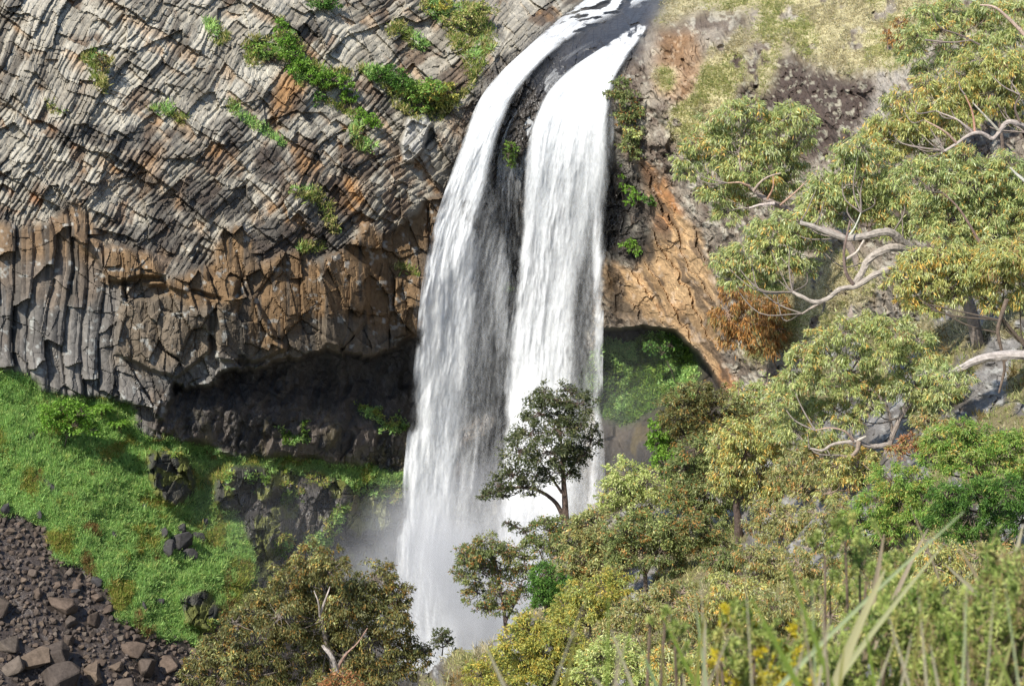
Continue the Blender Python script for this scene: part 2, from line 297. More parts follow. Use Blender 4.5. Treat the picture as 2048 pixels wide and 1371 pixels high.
stn = sst(.58, .68, vn(U / .5, Vv / 7, 95)) * sst(.45, .6, n2); CB = lerp3(CB, (.06, .055, .05), stn * .7)
CB = lerp3(CB, (.42, .42, .40), sst(.70, .76, n3) * .5)
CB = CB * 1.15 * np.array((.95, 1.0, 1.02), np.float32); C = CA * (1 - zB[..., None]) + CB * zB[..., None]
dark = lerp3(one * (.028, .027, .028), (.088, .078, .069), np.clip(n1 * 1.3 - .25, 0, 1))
dark = lerp3(dark, (.12, .10, .085), zC * sst(760, 880, PY) * sst(.42, .6, n1) * .8); dark = lerp3(dark, (.16, .13, .05), sst(.6, .72, fbm(U / 1.2, Vv / 3, 4, 96)) * .4 * sst(780, 900, PY))  # first mix lightens the lower hollow wall, sunlight painted into the stone colour
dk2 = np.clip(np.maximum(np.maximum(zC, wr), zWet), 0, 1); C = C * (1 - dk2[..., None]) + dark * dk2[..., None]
# right-hand cliff
gR = lerp3(one * (.15, .125, .11), (.32, .30, .27), np.clip(sst(.35, .65, n1) * .8 + r_q * .3 - .1, 0, 1))
gR = lerp3(gR, (.47, .47, .43), sst(.60, .68, n3) * .7)
gR = lerp3(gR, (.085, .067, .063), zPurp * .95); gR = lerp3(gR, (.36, .36, .31), zPurp * sst(.63, .69, fbm(U * 2.2, Vv * 2.2, 3, 192)) * .8)
pale = zone([(1745,140),(1830,120),(1800,200),(1760,280),(1700,300),(1740,230)], 4); gR = lerp3(gR, (.38, .37, .36), pale * .8)
ps = zone([(1330,60),(1400,80),(1420,150),(1380,200),(1330,200),(1300,180)], 5); gR = gR * (1 - .55 * ps[..., None] * sst(.45, .6, n2)[..., None]) + ochre * .55 * (ps * sst(.45, .6, n2))[..., None]
och2 = lerp3(one * (.33, .225, .13), (.54, .39, .235), np.clip(n1 * 1.2 - .3 + .5 * o2q, 0, 1)); och2 = lerp3(och2, (.36, .19, .09), sst(.70, .86, n2 + .25 * (1 - sst(330, 480, PY))))
och2 = lerp3(och2, (.09, .072, .06), sst(.56, .66, fbm(oa / 5, ob / .9, 4, 97)) * .75); och2 = och2 * (.8 + .35 * p_q[..., None]) * (.85 + .3 * k_q[..., None]); och2 = lerp3(och2, (.55, .47, .40), sst(.68, .74, n3) * .4)
gR = gR * (1 - zOch2[..., None]) + 1.22 * och2 * zOch2[..., None]
stn2 = zone([(1200,560),(1260,600),(1330,660),(1200,665)], 6); gR = lerp3(gR, (.17, .14, .11), stn2 * .75)
gR = lerp3(gR, (.035, .034, .034), zone([(1225,330),(1275,330),(1300,440),(1310,520),(1250,530),(1205,500),(1205,400)], 4, True) * .9)
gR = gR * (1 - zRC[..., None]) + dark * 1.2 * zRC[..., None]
gR = gR * np.array((.72, .665, .59), np.float32); C = C * np.array((.77, .745, .71), np.float32); C = C * (1 - zR[..., None]) + gR * zR[..., None]
MOSS = zone([(1150,760),(1215,690),(1290,670),(1380,690),(1400,740),(1380,830),(1310,800),(1240,850),(1195,830)], 5)
C = lerp3(C, (.05, .085, .02), MOSS)
C = lerp3(C, (.36, .32, .18), zDry)
turf = lerp3(one * (.075, .15, .02), (.13, .20, .035), n1)
C = C * (1 - zTal[..., None]) + turf * .75 * zTal[..., None]
C = lerp3(C, (.055, .043, .036), zScr)
for z in (zB1, zB2, zB3, zB4, zB5, zBase): C = C * (1 - (z * .95)[..., None]) + dark * 1.1 * (z * .95)[..., None]
mossy = sst(.52, .62, fbm(U / 1.6, Vv / 1.6, 4, 98)) * (zLow + zB1 + zB2 + zB3) * (1 - sst(760, 800, PX)); mossy = np.clip(mossy, 0, 1) * (1 - zScr); C = lerp3(C, (.12, .13, .03), mossy * .75)
C = lerp3(C, (.36, .345, .31), zSlab * .9); C = lerp3(C, (.028, .028, .03), zBed * .85)
wet = np.clip(np.maximum(zWet, zLow) + zC * .6, 0, 1) * (1 - zTal)
# ------------------------------------------------------------------ sheet and its split into objects
D = rays(PX, PY); nrm = np.linalg.norm(D, axis=-1)
TT = T0 / D[..., 1] - R / nrm
P = CAM + D * TT[..., None]
fYs = Field(X0, Y0, ST, (D[..., 1] * TT)); fTal = Field(X0, Y0, ST, zTal); fMass = Field(X0, Y0, ST, np.clip(zB1 + zB2 + zB3 + zB4 + zB5, 0, 1)); fDry = Field(X0, Y0, ST, zDry); fScr = Field(X0, Y0, ST, zScr); fMoss = Field(X0, Y0, ST, MOSS)
def far_pt(px, py): return at(px, py, fYs(px, py))
ny, nx = PX.shape; idx = np.arange(ny * nx).reshape(ny, nx)
Q = np.stack([idx[:-1, :-1], idx[1:, :-1], idx[1:, 1:], idx[:-1, 1:]], -1).reshape(-1, 4)
qt = (zTal[:-1, :-1] > .5).ravel(); qs = (zScr[:-1, :-1] > .5).ravel() & ~qt; qd = (zDry[:-1, :-1] > .5).ravel()
qr = (PX[:-1, :-1] > np.interp(PY[:-1, :-1], [-150, 60, 200, 400, 520, 1500], [1400, 1280, 1225, 1150, 1100, 1080])).ravel()
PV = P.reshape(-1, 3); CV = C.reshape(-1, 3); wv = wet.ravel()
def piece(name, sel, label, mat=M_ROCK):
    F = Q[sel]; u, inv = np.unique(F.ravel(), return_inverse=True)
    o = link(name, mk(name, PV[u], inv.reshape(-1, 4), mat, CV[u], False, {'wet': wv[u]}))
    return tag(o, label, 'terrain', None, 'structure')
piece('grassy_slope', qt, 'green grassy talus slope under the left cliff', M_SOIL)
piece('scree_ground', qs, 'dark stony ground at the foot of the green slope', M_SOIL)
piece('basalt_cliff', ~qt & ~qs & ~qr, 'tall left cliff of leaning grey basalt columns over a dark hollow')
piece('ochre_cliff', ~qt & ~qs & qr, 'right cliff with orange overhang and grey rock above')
# ------------------------------------------------------------------ near hillside that carries the trees
NEAR = [(850,1371,112),(960,1300,118),(1060,1250,128),(1130,1040,150),(1260,1010,152),(1350,930,155),(1470,800,166),(1660,690,146),(1900,620,126),(2060,560,116),(2400,500,100),
 (1400,1130,118),(1290,1180,122),(1480,1070,128),(1600,950,120),(1800,850,108),(2000,850,94),(1650,1100,95),(1900,1050,75),(2300,1000,65),(1500,1250,85),(1250,1371,80),(1050,1371,95),
 (1700,1300,55),(2000,1300,40),(2300,1300,30),(2900,900,48),(2900,500,84),(2900,1300,22),(840,1600,80),(1500,1600,45),(2400,1600,20)]
tN = TPS(NEAR); cx, cy_ = np.meshgrid(np.arange(800, 3000, 20), np.arange(460, 1640, 20)); fN = Field(800, 460, 20, tN(cx, cy_))
NPX, NPY = np.meshgrid(np.arange(820, 2900, 3).astype(float), np.arange(480, 1580, 3).astype(float))
NOUT = [(836,1590),(842,1345),(870,1318),(915,1300),(960,1292),(1010,1270),(1040,1230),(1090,1150),(1120,1050),(1150,1040),(1200,1025),(1260,1010),(1320,970),(1350,930),(1430,850),(1470,800),(1560,760),(1660,690),(1760,650),(1900,620),(2060,560),(2330,500),(2880,495),(2880,1590)]
nu, nv = NPX * .035, NPY * .035
nw1 = (fbm(nu, nv, 4, 101) - .5) * 30; nw2 = (fbm(nu, nv, 4, 102) - .5) * 30
inN = inpoly(NPX + nw1, NPY + nw2, NOUT)
ND = rays(NPX, NPY); sc_ = np.clip(fN(NPX, NPY) / 120, .2, 1.3)
r1, ra, rb, rq = cells(nu * .6 - nv * .8, nu * .8 + nv * .6, 1.6, 2.2, 51, 1.0); r2, rc, re, rq2 = cells(nu * .6 - nv * .8, nu * .8 + nv * .6, .6, .8, 52, 1.0)
nr1, nrh, nrq = facet(nu * .6 - nv * .8, nu * .8 + nv * .6, 1.5, 1.0, 661, .5, .7); NR = (nr1 + 1.0 * rdg(nu / 1.3, nv / .8, 4, 107) + .5 * fbm(nu * 1.6, nv * 1.6, 3, 108) + 1.2 * fbm(nu / 2.5, nv / 2.5, 5, 103)) * sc_
NT = fN(NPX, NPY) / ND[..., 1] - NR / np.linalg.norm(ND, axis=-1)
NP_ = CAM + ND * NT[..., None]
k1 = fbm(nu / 1.5, nv / 1.5, 5, 104); k3 = fbm(nu * 2.2, nv * 2.2, 3, 105)
NC = lerp3(np.ones(NPX.shape + (3,), np.float32) * (.11, .097, .086), (.26, .245, .23), np.clip(sst(.35, .65, k1) * .7 + rq2 * .4 - .1, 0, 1)); NC = NC * (.75 + .5 * nrq[..., None]); NC = lerp3(NC, (.42, .41, .38), sst(.58, .66, k3) * .75)
ngr = sst(.40, .50, fbm(nu / 3, nv / 3, 4, 106)); NC = NC * .82; NC = lerp3(NC, (.17, .145, .075), ngr)
fNy = Field(820, 480, 3, ND[..., 1] * NT); fNg = Field(820, 480, 3, ngr * inN)
ny, nx = NPX.shape; idx = np.arange(ny * nx).reshape(ny, nx); ok = inN[:-1, :-1] & inN[1:, :-1] & inN[1:, 1:] & inN[:-1, 1:]
NQ = np.stack([idx[:-1, :-1], idx[1:, :-1], idx[1:, 1:], idx[:-1, 1:]], -1)[ok]
# close the hill behind its crest: skirt along the open edges, going back and down into the gorge
e = np.concatenate([NQ[:, [0, 1]], NQ[:, [1, 2]], NQ[:, [2, 3]], NQ[:, [3, 0]]]); key = e.min(1) * 10 ** 7 + e.max(1)
uq, ui, cnt = np.unique(key, return_index=True, return_counts=True); be = e[ui[cnt == 1]]
nvx = NP_.reshape(-1, 3); bv = np.unique(be.ravel()); low = nvx[bv] + np.array((-2.0, 26.0, -42.0)); mp = np.full(len(nvx), -1); mp[bv] = np.arange(len(bv)) + len(nvx)
sk = np.stack([be[:, 1], be[:, 0], mp[be[:, 0]], mp[be[:, 1]]], 1)
V = np.concatenate([nvx, low]); F = np.concatenate([NQ, sk]); CC = np.concatenate([NC.reshape(-1, 3), np.tile((.12, .105, .09), (len(bv), 1))])
u, inv = np.unique(F.ravel(), return_inverse=True)
tag(link('hillside', mk('hillside', V[u], inv.reshape(-1, 4), M_HILL, CC[u], False, {'wet': np.zeros(len(u))})), 'steep rocky hillside with dry grass that carries the gum trees', 'terrain', None, 'structure')
def near_pt(px, py): return at(px, py, fNy(px, py))
# bank under the photographer
gx, gy = np.meshgrid(np.linspace(-7, 14, 120), np.linspace(-1.5, 24, 140))
gz = 97.9 - .60 * gy + .03 * np.clip(gx, 0, 9) * np.clip(gy, 0, 8) * .6 + .25 * (fbm(gx * .8, gy * .8, 4, 110) - .5)
idx = np.arange(gx.size).reshape(gx.shape); BQ = np.stack([idx[:-1, :-1], idx[:-1, 1:], idx[1:, 1:], idx[1:, :-1]], -1).reshape(-1, 4)
tag(link('bank', mk('bank', np.stack([gx, gy, gz], -1).reshape(-1, 3), BQ, M_SOIL, np.tile((.12, .10, .05), (gx.size, 1)), True, {'wet': np.zeros(gx.size)})), 'earth bank at the viewpoint under shrubs and tall grass', 'terrain', None, 'structure')
def bank_z(x, y): return 97.9 - .60 * y + .03 * min(max(x, 0), 9) * min(max(y, 0), 8) * .6
# ------------------------------------------------------------------ falling water
def water_material():
    m, N, L, out = material('white_water')
    a = N.new('ShaderNodeAttribute'); a.attribute_name = 'dens'; g = N.new('ShaderNodeNewGeometry')
    mp_ = N.new('ShaderNodeMapping'); mp_.inputs['Scale'].default_value = (5.0, 5.0, 1.3); L.new(g.outputs['Position'], mp_.inputs['Vector'])
    n = N.new('ShaderNodeTexNoise'); n.inputs['Scale'].default_value = 1.0; n.inputs['Detail'].default_value = 5; n.inputs['Roughness'].default_value = .7; L.new(mp_.outputs[0], n.inputs['Vector'])
    d = nmath(N, L, 'MULTIPLY_ADD', n.outputs['Fac'], 1.3, -.65); al = nmath(N, L, 'ADD', a.outputs['Fac'], nmath(N, L, 'MULTIPLY', d, nmath(N, L, 'MULTIPLY_ADD', a.outputs['Fac'], 1.0, .12)))
    al = nmath(N, L, 'MINIMUM', nmath(N, L, 'MAXIMUM', al, 0.0), .97)
    p = N.new('ShaderNodeBsdfDiffuse'); p.inputs[0].default_value = (.82, .83, .83, 1); t = N.new('ShaderNodeBsdfTranslucent'); t.inputs[0].default_value = (.74, .76, .78, 1)
    mx = N.new('ShaderNodeMixShader'); mx.inputs[0].default_value = .30; L.new(p.outputs[0], mx.inputs[1]); L.new(t.outputs[0], mx.inputs[2])
    tr = N.new('ShaderNodeBsdfTransparent'); m2 = N.new('ShaderNodeMixShader'); L.new(al, m2.inputs[0]); L.new(tr.outputs[0], m2.inputs[1]); L.new(mx.outputs[0], m2.inputs[2])
    L.new(m2.outputs[0], out.inputs[0]); return m
M_WATER = water_material()
def strip(Lp, Rp, offs, densf, nu_, nv_, seed):
    """one sheet of water between two lines: returns vertices, quads, density"""
    Lp = np.array(Lp, float); Rp = np.array(Rp, float); k = np.linspace(0, 1, len(Lp)); v = np.linspace(0, 1, nv_)
    def sm(c):
        f = np.interp(v, k, c); w_ = max(3, nv_ // len(Lp) // 2 * 2 + 1); fp = np.pad(f, w_ // 2, mode='reflect', reflect_type='odd'); return np.convolve(fp, np.ones(w_) / w_, 'valid')
    lx, ly, rx, ry = sm(Lp[:, 0]), sm(Lp[:, 1]), sm(Rp[:, 0]), sm(Rp[:, 1]); of = sm(np.array(offs, float))
    u = np.linspace(0, 1, nu_)[None, :]; lx, ly, rx, ry, of = [q[:, None] for q in (lx, ly, rx, ry, of)]
    px = lx + (rx - lx) * u; py = ly + (ry - ly) * u
    sx = px * .052 ; flow = np.concatenate([[0], np.cumsum(np.hypot(np.diff(lx[:, 0]), np.diff(ly[:, 0])))])[:, None] * .052 + 0 * u
    acr = u * (np.hypot(rx - lx, ry - ly) * .052)
    wob = 1.2 * (fbm(acr / 3, flow / 9, 3, seed) - .5)
    st1 = fbm((acr + wob) / 1.2, flow / 6, 5, seed + 1); st2 = fbm((acr + wob * .5) / .32, flow / 2.2, 3, seed + 2); big = fbm(acr / 3.0, flow / 10 - acr / 6, 3, seed + 3)
    d = densf(u, px, py)
    nz = .48 * st1 + .27 * st2 + .25 * big; nz = nz + .16 * (fbm(acr / .16, flow / .45, 2, seed + 8) - .5); th = 1 - d; wd = .26 + .45 * (1 - d); dens = sst(th - wd, th + wd, (nz - .5) * 1.25 + .5) * np.clip(d * 3, 0, 1)
    e = np.minimum(u, 1 - u) * np.hypot(rx - lx, ry - ly); dens = dens * sst(-4, 22, e + 30 * (st1 - .5) + 14 * (st2 - .5) - 44 * (fbm(flow / 2.6 + (u > .5) * 50, acr / 6, 3, seed + 7) - .42) * sst(300, 600, py))
    Yw = fF(px, py) - of - 1.0 * (st1 - .5) - 1.5 * (big - .5) - .20 * (st2 - .5)
    V = at(px, py, Yw).reshape(-1, 3); idx = np.arange(px.size).reshape(px.shape)
    Fq = np.stack([idx[:-1, :-1], idx[1:, :-1], idx[1:, 1:], idx[:-1, 1:]], -1).reshape(-1, 4)
    return V, Fq, dens.ravel()
def waterfall(name, label, sheets):
    Vs, Fs, Ds, n = [], [], [], 0
    for s in sheets:
        V, F, d = strip(*s); dq = d[F].max(1) > .012; F = F[dq]; Vs.append(V); Fs.append(F + n); Ds.append(d); n += len(V)
    V = np.concatenate(Vs); F = np.concatenate(Fs); d = np.concatenate(Ds); u, inv = np.unique(F.ravel(), return_inverse=True)
    return tag(link(name, mk(name, V[u], inv.reshape(-1, 4), M_WATER, None, True, {'dens': d[u]})), label, 'waterfall', None, 'structure')
LL = [(1255,-60),(1195,-18),(1150,14),(1105,48),(1058,92),(1005,140),(966,185),(938,240),(915,310),(893,372),(870,440),(853,512),(840,590),(832,680),(824,770),(815,860),(806,950),(799,1040),(790,1120),(792,1200),(800,1345)]
LR = [(1420,-50),(1365,-15),(1300,8),(1195,50),(1122,98),(1076,146),(1034,200),(1012,260),(1000,325),(1000,390),(1008,460),(1018,530),(1022,610),(1022,700),(1016,780),(1010,870),(1006,960),(1004,1050),(1004,1130),(1010,1200),(1030,1345)]
RL = [(1262,52),(1245,62),(1225,80),(1180,108),(1125,145),(1088,185),(1066,232),(1053,290),(1046,350),(1040,430),(1032,520),(1022,600),(1013,700),(1006,790),(1001,880),(997,970),(994,1060),(988,1150),(975,1345)]
RR_ = [(1318,40),(1308,46),(1298,58),(1284,82),(1260,115),(1240,155),(1230,200),(1229,265),(1226,340),(1218,420),(1211,510),(1208,600),(1206,700),(1206,790),(1208,880),(1212,970),(1216,1060),(1218,1150),(1222,1345)]
offL = [1.8,1.7,1.5,1.4,1.5,1.9,2.3,2.8,3.3,3.7,4,4.3,4.5,4.6,4.8,5,5,5,5,5,5]; offR = [.9,1,1.2,1.5,1.9,2.3,2.8,3.3,3.7,4,4.3,4.5,4.6,4.8,5,5,5,5,5]
def dL(k):
    def f(u, px, py):
        low = sst(200, 480, py); core = 1 - sst(.62 - .24 * low, .98 - .30 * low, u); top = 1 - sst(40, 110, py)
        d = (.90 - .18 * sst(430, 1000, py)) * core + (.10 + .15 * sst(380, 520, py) - .11 * sst(580, 760, py) + .14 * sst(900, 1150, py)) * (1 - core) * sst(120, 330, py)
        d = d * (1 - top) + top * (.50 - .16 * sst(.6, .9, u) - .5 * sst(.50, .62, fbm(px / 22 + py / 40, py / 7 + px / 60, 4, 445)))
        d = d - .25 * (1 - low) * sst(.55, .9, u)
        return np.clip(d * (1 - .22 * k) + .02, 0, 1)
    return f
def dR(k):
    def f(u, px, py):
        low = sst(300, 620, py); core = (1 - sst(.80 - .30 * low, .97 - .22 * low, u)) * sst(-.02, .12, u)
        d0 = sst(50, 95, py + 50 * (fbm(px / 9, py / 9, 3, 444) - .5) + .12 * (px - 1260))
        s2 = np.exp(-((px - (1203 + 5 * np.sin(py / 90) - .02 * (py - 400))) / 13.0) ** 2) * sst(240, 340, py) * (1 - .35 * sst(600, 900, py))
        s2 = np.maximum(s2, .6 * np.exp(-((px - 1222 + .06 * (py - 300)) / 9.0) ** 2) * sst(200, 260, py) * (1 - sst(420, 520, py)))
        d = (.93 - .20 * sst(500, 1050, py)) * core + (.15 + .06 * sst(700, 950, py)) * (1 - core) * sst(260, 420, py)
        d = np.maximum(d, .60 * s2) * d0
        d = d - .28 * (1 - sst(120, 180, py)) * sst(.0, .25, .35 - u)
        return np.clip(d * (1 - .22 * k) + .02, 0, 1)
    return f
sheetsL = [(LL, LR, np.array(offL) - .0 + .75 * k * sst(0, 6, np.arange(21)), dL(k), 120, 760, 200 + 10 * k) for k in (0, 1, 2)]
sheetsR = [(RL, RR_, np.array(offR) + .75 * k * sst(0, 6, np.arange(19)), dR(k), 130, 760, 300 + 10 * k) for k in (0, 1, 2)]
def widen(A, d): return [(x + d * min(1, max(0, (y - 150) / 250)), y) for x, y in A]
def veil(lo): return lambda u, px, py: lo * sst(200, 420, py) * sst(0, .22, u) * sst(0, .22, 1 - u) * (.55 + .45 * sst(500, 950, py))
sheetsL.append((widen(LL, -24), widen(LR, 6), np.array(offL) + 1.9 * sst(0, 6, np.arange(21)), veil(.20), 130, 760, 260)); sheetsR.append((widen(RL, -22), widen(RR_, 16), np.array(offR) + 1.9 * sst(0, 6, np.arange(19)), veil(.18), 130, 760, 360))
waterfall('waterfall', 'left stream of the white waterfall, thinning to a grey veil', sheetsL)
waterfall('waterfall', 'right stream of the white waterfall, broad and dense', sheetsR)
ML = [(1255,40),(1190,72),(1120,112),(1075,158),(1040,205),(1010,260),(990,320),(985,400),(990,500),(990,600),(990,720),(990,850),(990,1000)]
MR = [(1300,40),(1262,62),(1200,100),(1135,150),(1095,195),(1070,250),(1060,310),(1052,400),(1046,500),(1036,600),(1026,720),(1016,850),(1010,1000)]
waterfall('waterfall', 'thin white trickles over wet black rock between the two main streams', [(ML, MR, [.4,.5,.6,.7,.8,1,1.6,2.4,3,3.4,3.6,3.8,4], lambda u, px, py: (.26 + .18 * sst(120, 200, py) - .24 * sst(280, 420, py)) * sst(60, 150, py), 90, 600, 400)])
# ------------------------------------------------------------------ spray at the foot of the falls
def mist(px, py, Y, rx, ry, rz, dens, label, rot_=0.0):
    import bmesh
    bm = bmesh.new(); bmesh.ops.create_icosphere(bm, subdivisions=3, radius=1.0); me = bpy.data.meshes.new('mist'); bm.to_mesh(me); bm.free()
    o = link('mist', me); o.location = at(px, py, Y); o.scale = (rx, ry, rz); o.rotation_euler = (0, rot_, 0)
    m, N, L, out = material('spray_mist'); tc = N.new('ShaderNodeTexCoord')
    ln = N.new('ShaderNodeVectorMath'); ln.operation = 'LENGTH'; L.new(tc.outputs['Object'], ln.inputs[0])
    f = nmath(N, L, 'POWER', nmath(N, L, 'MAXIMUM', nmath(N, L, 'SUBTRACT', 1.0, ln.outputs['Value']), 0.0), 1.2)
    g = N.new('ShaderNodeNewGeometry'); n = N.new('ShaderNodeTexNoise'); n.inputs['Scale'].default_value = .16; n.inputs['Detail'].default_value = 3; L.new(g.outputs['Position'], n.inputs['Vector'])
    q = nmath(N, L, 'MAXIMUM', nmath(N, L, 'MULTIPLY_ADD', n.outputs['Fac'], 3.0, -.9), 0.05)
    v = N.new('ShaderNodeVolumePrincipled'); v.inputs['Color'].default_value = (.93, .95, 1, 1); v.inputs['Anisotropy'].default_value = .0
    L.new(nmath(N, L, 'MULTIPLY', nmath(N, L, 'MULTIPLY', f, q), dens), v.inputs['Density']); L.new(v.outputs[0], out.inputs['Volume'])
    me.materials.append(m); tag(o, label, 'mist', None, 'stuff')
mist(945, 1225, 187, 19, 10, 19, .34, 'white spray rising where the falls land', .05)
mist(640, 1180, 178, 26, 9, 14, .02, 'thin grey spray drifting over the dark wet rocks', .3)
mist(1190, 950, 190, 13, 7, 20, .035, 'pale spray blowing across the hollow beside the right stream')
# ------------------------------------------------------------------ trees
def unit(v): return v / (np.linalg.norm(v, axis=-1, keepdims=True) + 1e-9)
def leafset(geo, pts, dirs, L, W, cols):
    n = len(pts); s = unit(np.cross(dirs, RNG.normal(size=(n, 3)))) * (W * .5)[:, None]; d = dirs * L[:, None]
    V = np.stack([pts, pts + d * .42 + s, pts + d, pts + d * .42 - s], 1).reshape(-1, 3)
    geo.add(V, np.arange(4 * n).reshape(n, 4), np.repeat(cols, 4, 0))
def tube(geo, path, r, col, sides=7, wob=.0):
    path = np.asarray(path, float); n = len(path)
    if n > 2:                               # smooth the path
        t = np.linspace(0, n - 1, (n - 1) * 4 + 1); q = np.empty((len(t), 3)); p = np.concatenate([[2 * path[0] - path[1]], path, [2 * path[-1] - path[-2]]])
        for i, tt in enumerate(t):
            k = min(int(tt), n - 2); f = tt - k; a, b_, c, d = p[k], p[k + 1], p[k + 2], p[k + 3]
            q[i] = .5 * (2 * b_ + (c - a) * f + (2 * a - 5 * b_ + 4 * c - d) * f * f + (3 * b_ - a - 3 * c + d) * f ** 3)
        rr = np.interp(t, np.arange(n), np.broadcast_to(r, n) if np.ndim(r) == 0 else np.interp(np.linspace(0, 1, n), np.linspace(0, 1, len(r)), r)); path = q
    else: rr = np.interp(np.linspace(0, 1, n), np.linspace(0, 1, len(r)), r) if np.ndim(r) else np.full(n, r)
    n = len(path); T = unit(np.gradient(path, axis=0)); up = np.array((.3, .8, .52)); A = unit(np.cross(T, up)); B = np.cross(T, A)
    ph = np.linspace(0, 2 * np.pi, sides, endpoint=False); rad = rr[:, None] * (1 + wob * RNG.normal(size=(n, sides)) * .5)
    V = path[:, None] + rad[..., None] * (np.cos(ph)[None, :, None] * A[:, None] + np.sin(ph)[None, :, None] * B[:, None])
    i = np.arange(n * sides).reshape(n, sides); j = np.roll(i, -1, 1); F = np.stack([i[:-1], j[:-1], j[1:], i[1:]], -1).reshape(-1, 4)
    geo.add(V.reshape(-1, 3), F, col)
PAL = {
 'gum': [((.185,.215,.075),4),((.125,.160,.058),3),((.24,.25,.10),2.6),((.34,.215,.06),.9),((.26,.285,.16),1.8),((.20,.135,.07),.6)],
 'gumgold': [((.215,.225,.073),4),((.135,.16,.053),2.5),((.27,.26,.095),2.2),((.37,.24,.06),1.5),((.27,.285,.15),1.5),((.20,.125,.06),.6)],
 'pale': [((.24,.27,.09),4),((.16,.20,.06),3),((.30,.31,.14),2.4),((.34,.24,.07),.6)],
 'dark': [((.055,.07,.026),4),((.085,.10,.038),3),((.13,.135,.062),1.6),((.035,.045,.02),2),((.16,.15,.05),.25)],
 'olive': [((.105,.105,.035),4),((.075,.085,.03),3),((.15,.135,.045),2.5),((.22,.13,.035),1.6),((.20,.20,.10),.8)],
 'mixed': [((.10,.125,.040),4),((.065,.085,.03),3),((.15,.165,.06),2),((.26,.13,.04),.9),((.19,.20,.09),1)],
 'yellow': [((.23,.215,.045),4),((.165,.18,.045),3),((.11,.135,.035),2),((.32,.24,.05),1.6)],
 'fresh': [((.115,.19,.035),4),((.075,.14,.025),3),((.18,.235,.06),2),((.26,.20,.05),.8)],
 'green': [((.055,.12,.02),4),((.035,.08,.015),3),((.10,.18,.035),2)],
 'scrub': [((.16,.165,.06),4),((.11,.125,.045),3),((.23,.20,.08),2),((.28,.16,.055),1.2),((.20,.21,.12),1.2)],
 'rust': [((.37,.185,.055),4),((.24,.13,.05),3),((.34,.22,.08),2),((.18,.16,.06),2.5)],
 'red': [((.25,.12,.055),3),((.24,.11,.04),2),((.18,.17,.06),2.5)],
 'moss': [((.07,.13,.02),3),((.12,.17,.03),2),((.05,.08,.02),2)],
 'bright': [((.13,.25,.03),4),((.09,.18,.02),3),((.19,.30,.05),2)],
}
GAIN = {'gum': 1.75, 'gumgold': 1.7, 'pale': 1.7, 'yellow': 1.55, 'scrub': 1.7, 'fresh': 1.6, 'mixed': 1.55, 'olive': 1.15, 'rust': 1.1, 'red': 1.4, 'heath': 1.7, 'bright': 1.05, 'dark': 1.15, 'turf': 2.6, 'turfyellow': 1.5, 'turfbrown': 1.3, 'straw': 1.25, 'strawgreen': 1.35, 'green': 1.3, 'heathbrown': 1.4, 'moss': 1.5, 'ledge': 1.5}
def pick(pal, n, clump=None, shift=.38):
    p = PAL[pal]; C = np.array([c for c, _ in p]); w_ = np.array([x for _, x in p]); w_ = w_ / w_.sum()
    i = RNG.choice(len(p), n, p=w_)
    if clump is not None:                   # whole sprays lean to one tint of the species
        j = RNG.choice(len(p), clump.max() + 1, p=w_); use = RNG.random(n) < shift; i = np.where(use, j[clump], i)
    return C[i] * GAIN.get(pal, 1.0) * 1.22 * RNG.uniform(.75, 1.25, (n, 1))
def crown(geo, twg, lobes, pal, Ls, Ws, lai=5.0, hang=.6, bark=(.2, .15, .11), twig=.02, clump=.30, shell=.45, top=None):
    """lobes: (centre xyz, radius m). Leaves sit in sprays spread through every lobe."""
    for c, r in lobes:
        nl = int(lai * math.pi * r * r / (Ls * Ws * .5)); nc = max(7, int(8 + 3.2 * (1 / clump) ** 2 * .55))
        d = unit(RNG.normal(size=(nc * 2, 3))); d = d[d[:, 2] > -.62][:nc]; nc = len(d)
        rad = r * (shell + (1 - shell) * RNG.random(nc) ** .6) * np.where(RNG.random(nc) < .30, RNG.uniform(1.05, 1.42, nc), 1.0); cc = c + d * rad[:, None] * np.array((1.05, 1.0, .82)) + RNG.normal(size=(nc, 3)) * r * .08
        wgt = RNG.uniform(.3, 1.5, nc) * np.where(rad > r, .55, 1.0) ; k = RNG.choice(nc, nl, p=wgt / wgt.sum()); rc = r * clump * RNG.uniform(.55, 1.4, nc) * np.where(rad > r, .75, 1.0)
        g = RNG.normal(size=(nl, 3)) * .52; p = cc[k] + g * rc[k][:, None] * np.array((1, 1, .62))
        p[:, 2] -= .35 * rc[k] * (g[:, 0] ** 2 + g[:, 1] ** 2) * hang
        dr = unit(np.array((0, 0, -1.0)) * hang * 1.3 + unit(p - c) * .5 + RNG.normal(size=(nl, 3)) * .55)
        cl = pick(pal, nl, k)
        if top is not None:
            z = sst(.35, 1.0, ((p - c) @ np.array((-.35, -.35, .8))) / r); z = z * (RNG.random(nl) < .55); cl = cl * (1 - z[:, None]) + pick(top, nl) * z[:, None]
        leafset(geo, p, dr, Ls * RNG.uniform(.65, 1.3, nl), Ws * RNG.uniform(.7, 1.25, nl), cl)
        if twg is not None:
            for q in range(min(nc, 26)):
                mid = c + (cc[q] - c) * .5 + RNG.normal(size=3) * r * .10 - np.array((0, 0, .06 * r)); tube(twg, [c + RNG.normal(size=3) * r * .06, mid, cc[q]], [twig * 1.6, twig * .5], bark, 4)
def ground(px, py):
    return near_pt(px, py) if bool(inpoly(np.array([[px]], float), np.array([[py]], float), NOUT)[0, 0]) else far_pt(px, py)
BARK_P, BARK_D, BARK_R = (.40, .34, .28), (.10, .075, .055), (.26, .15, .10)
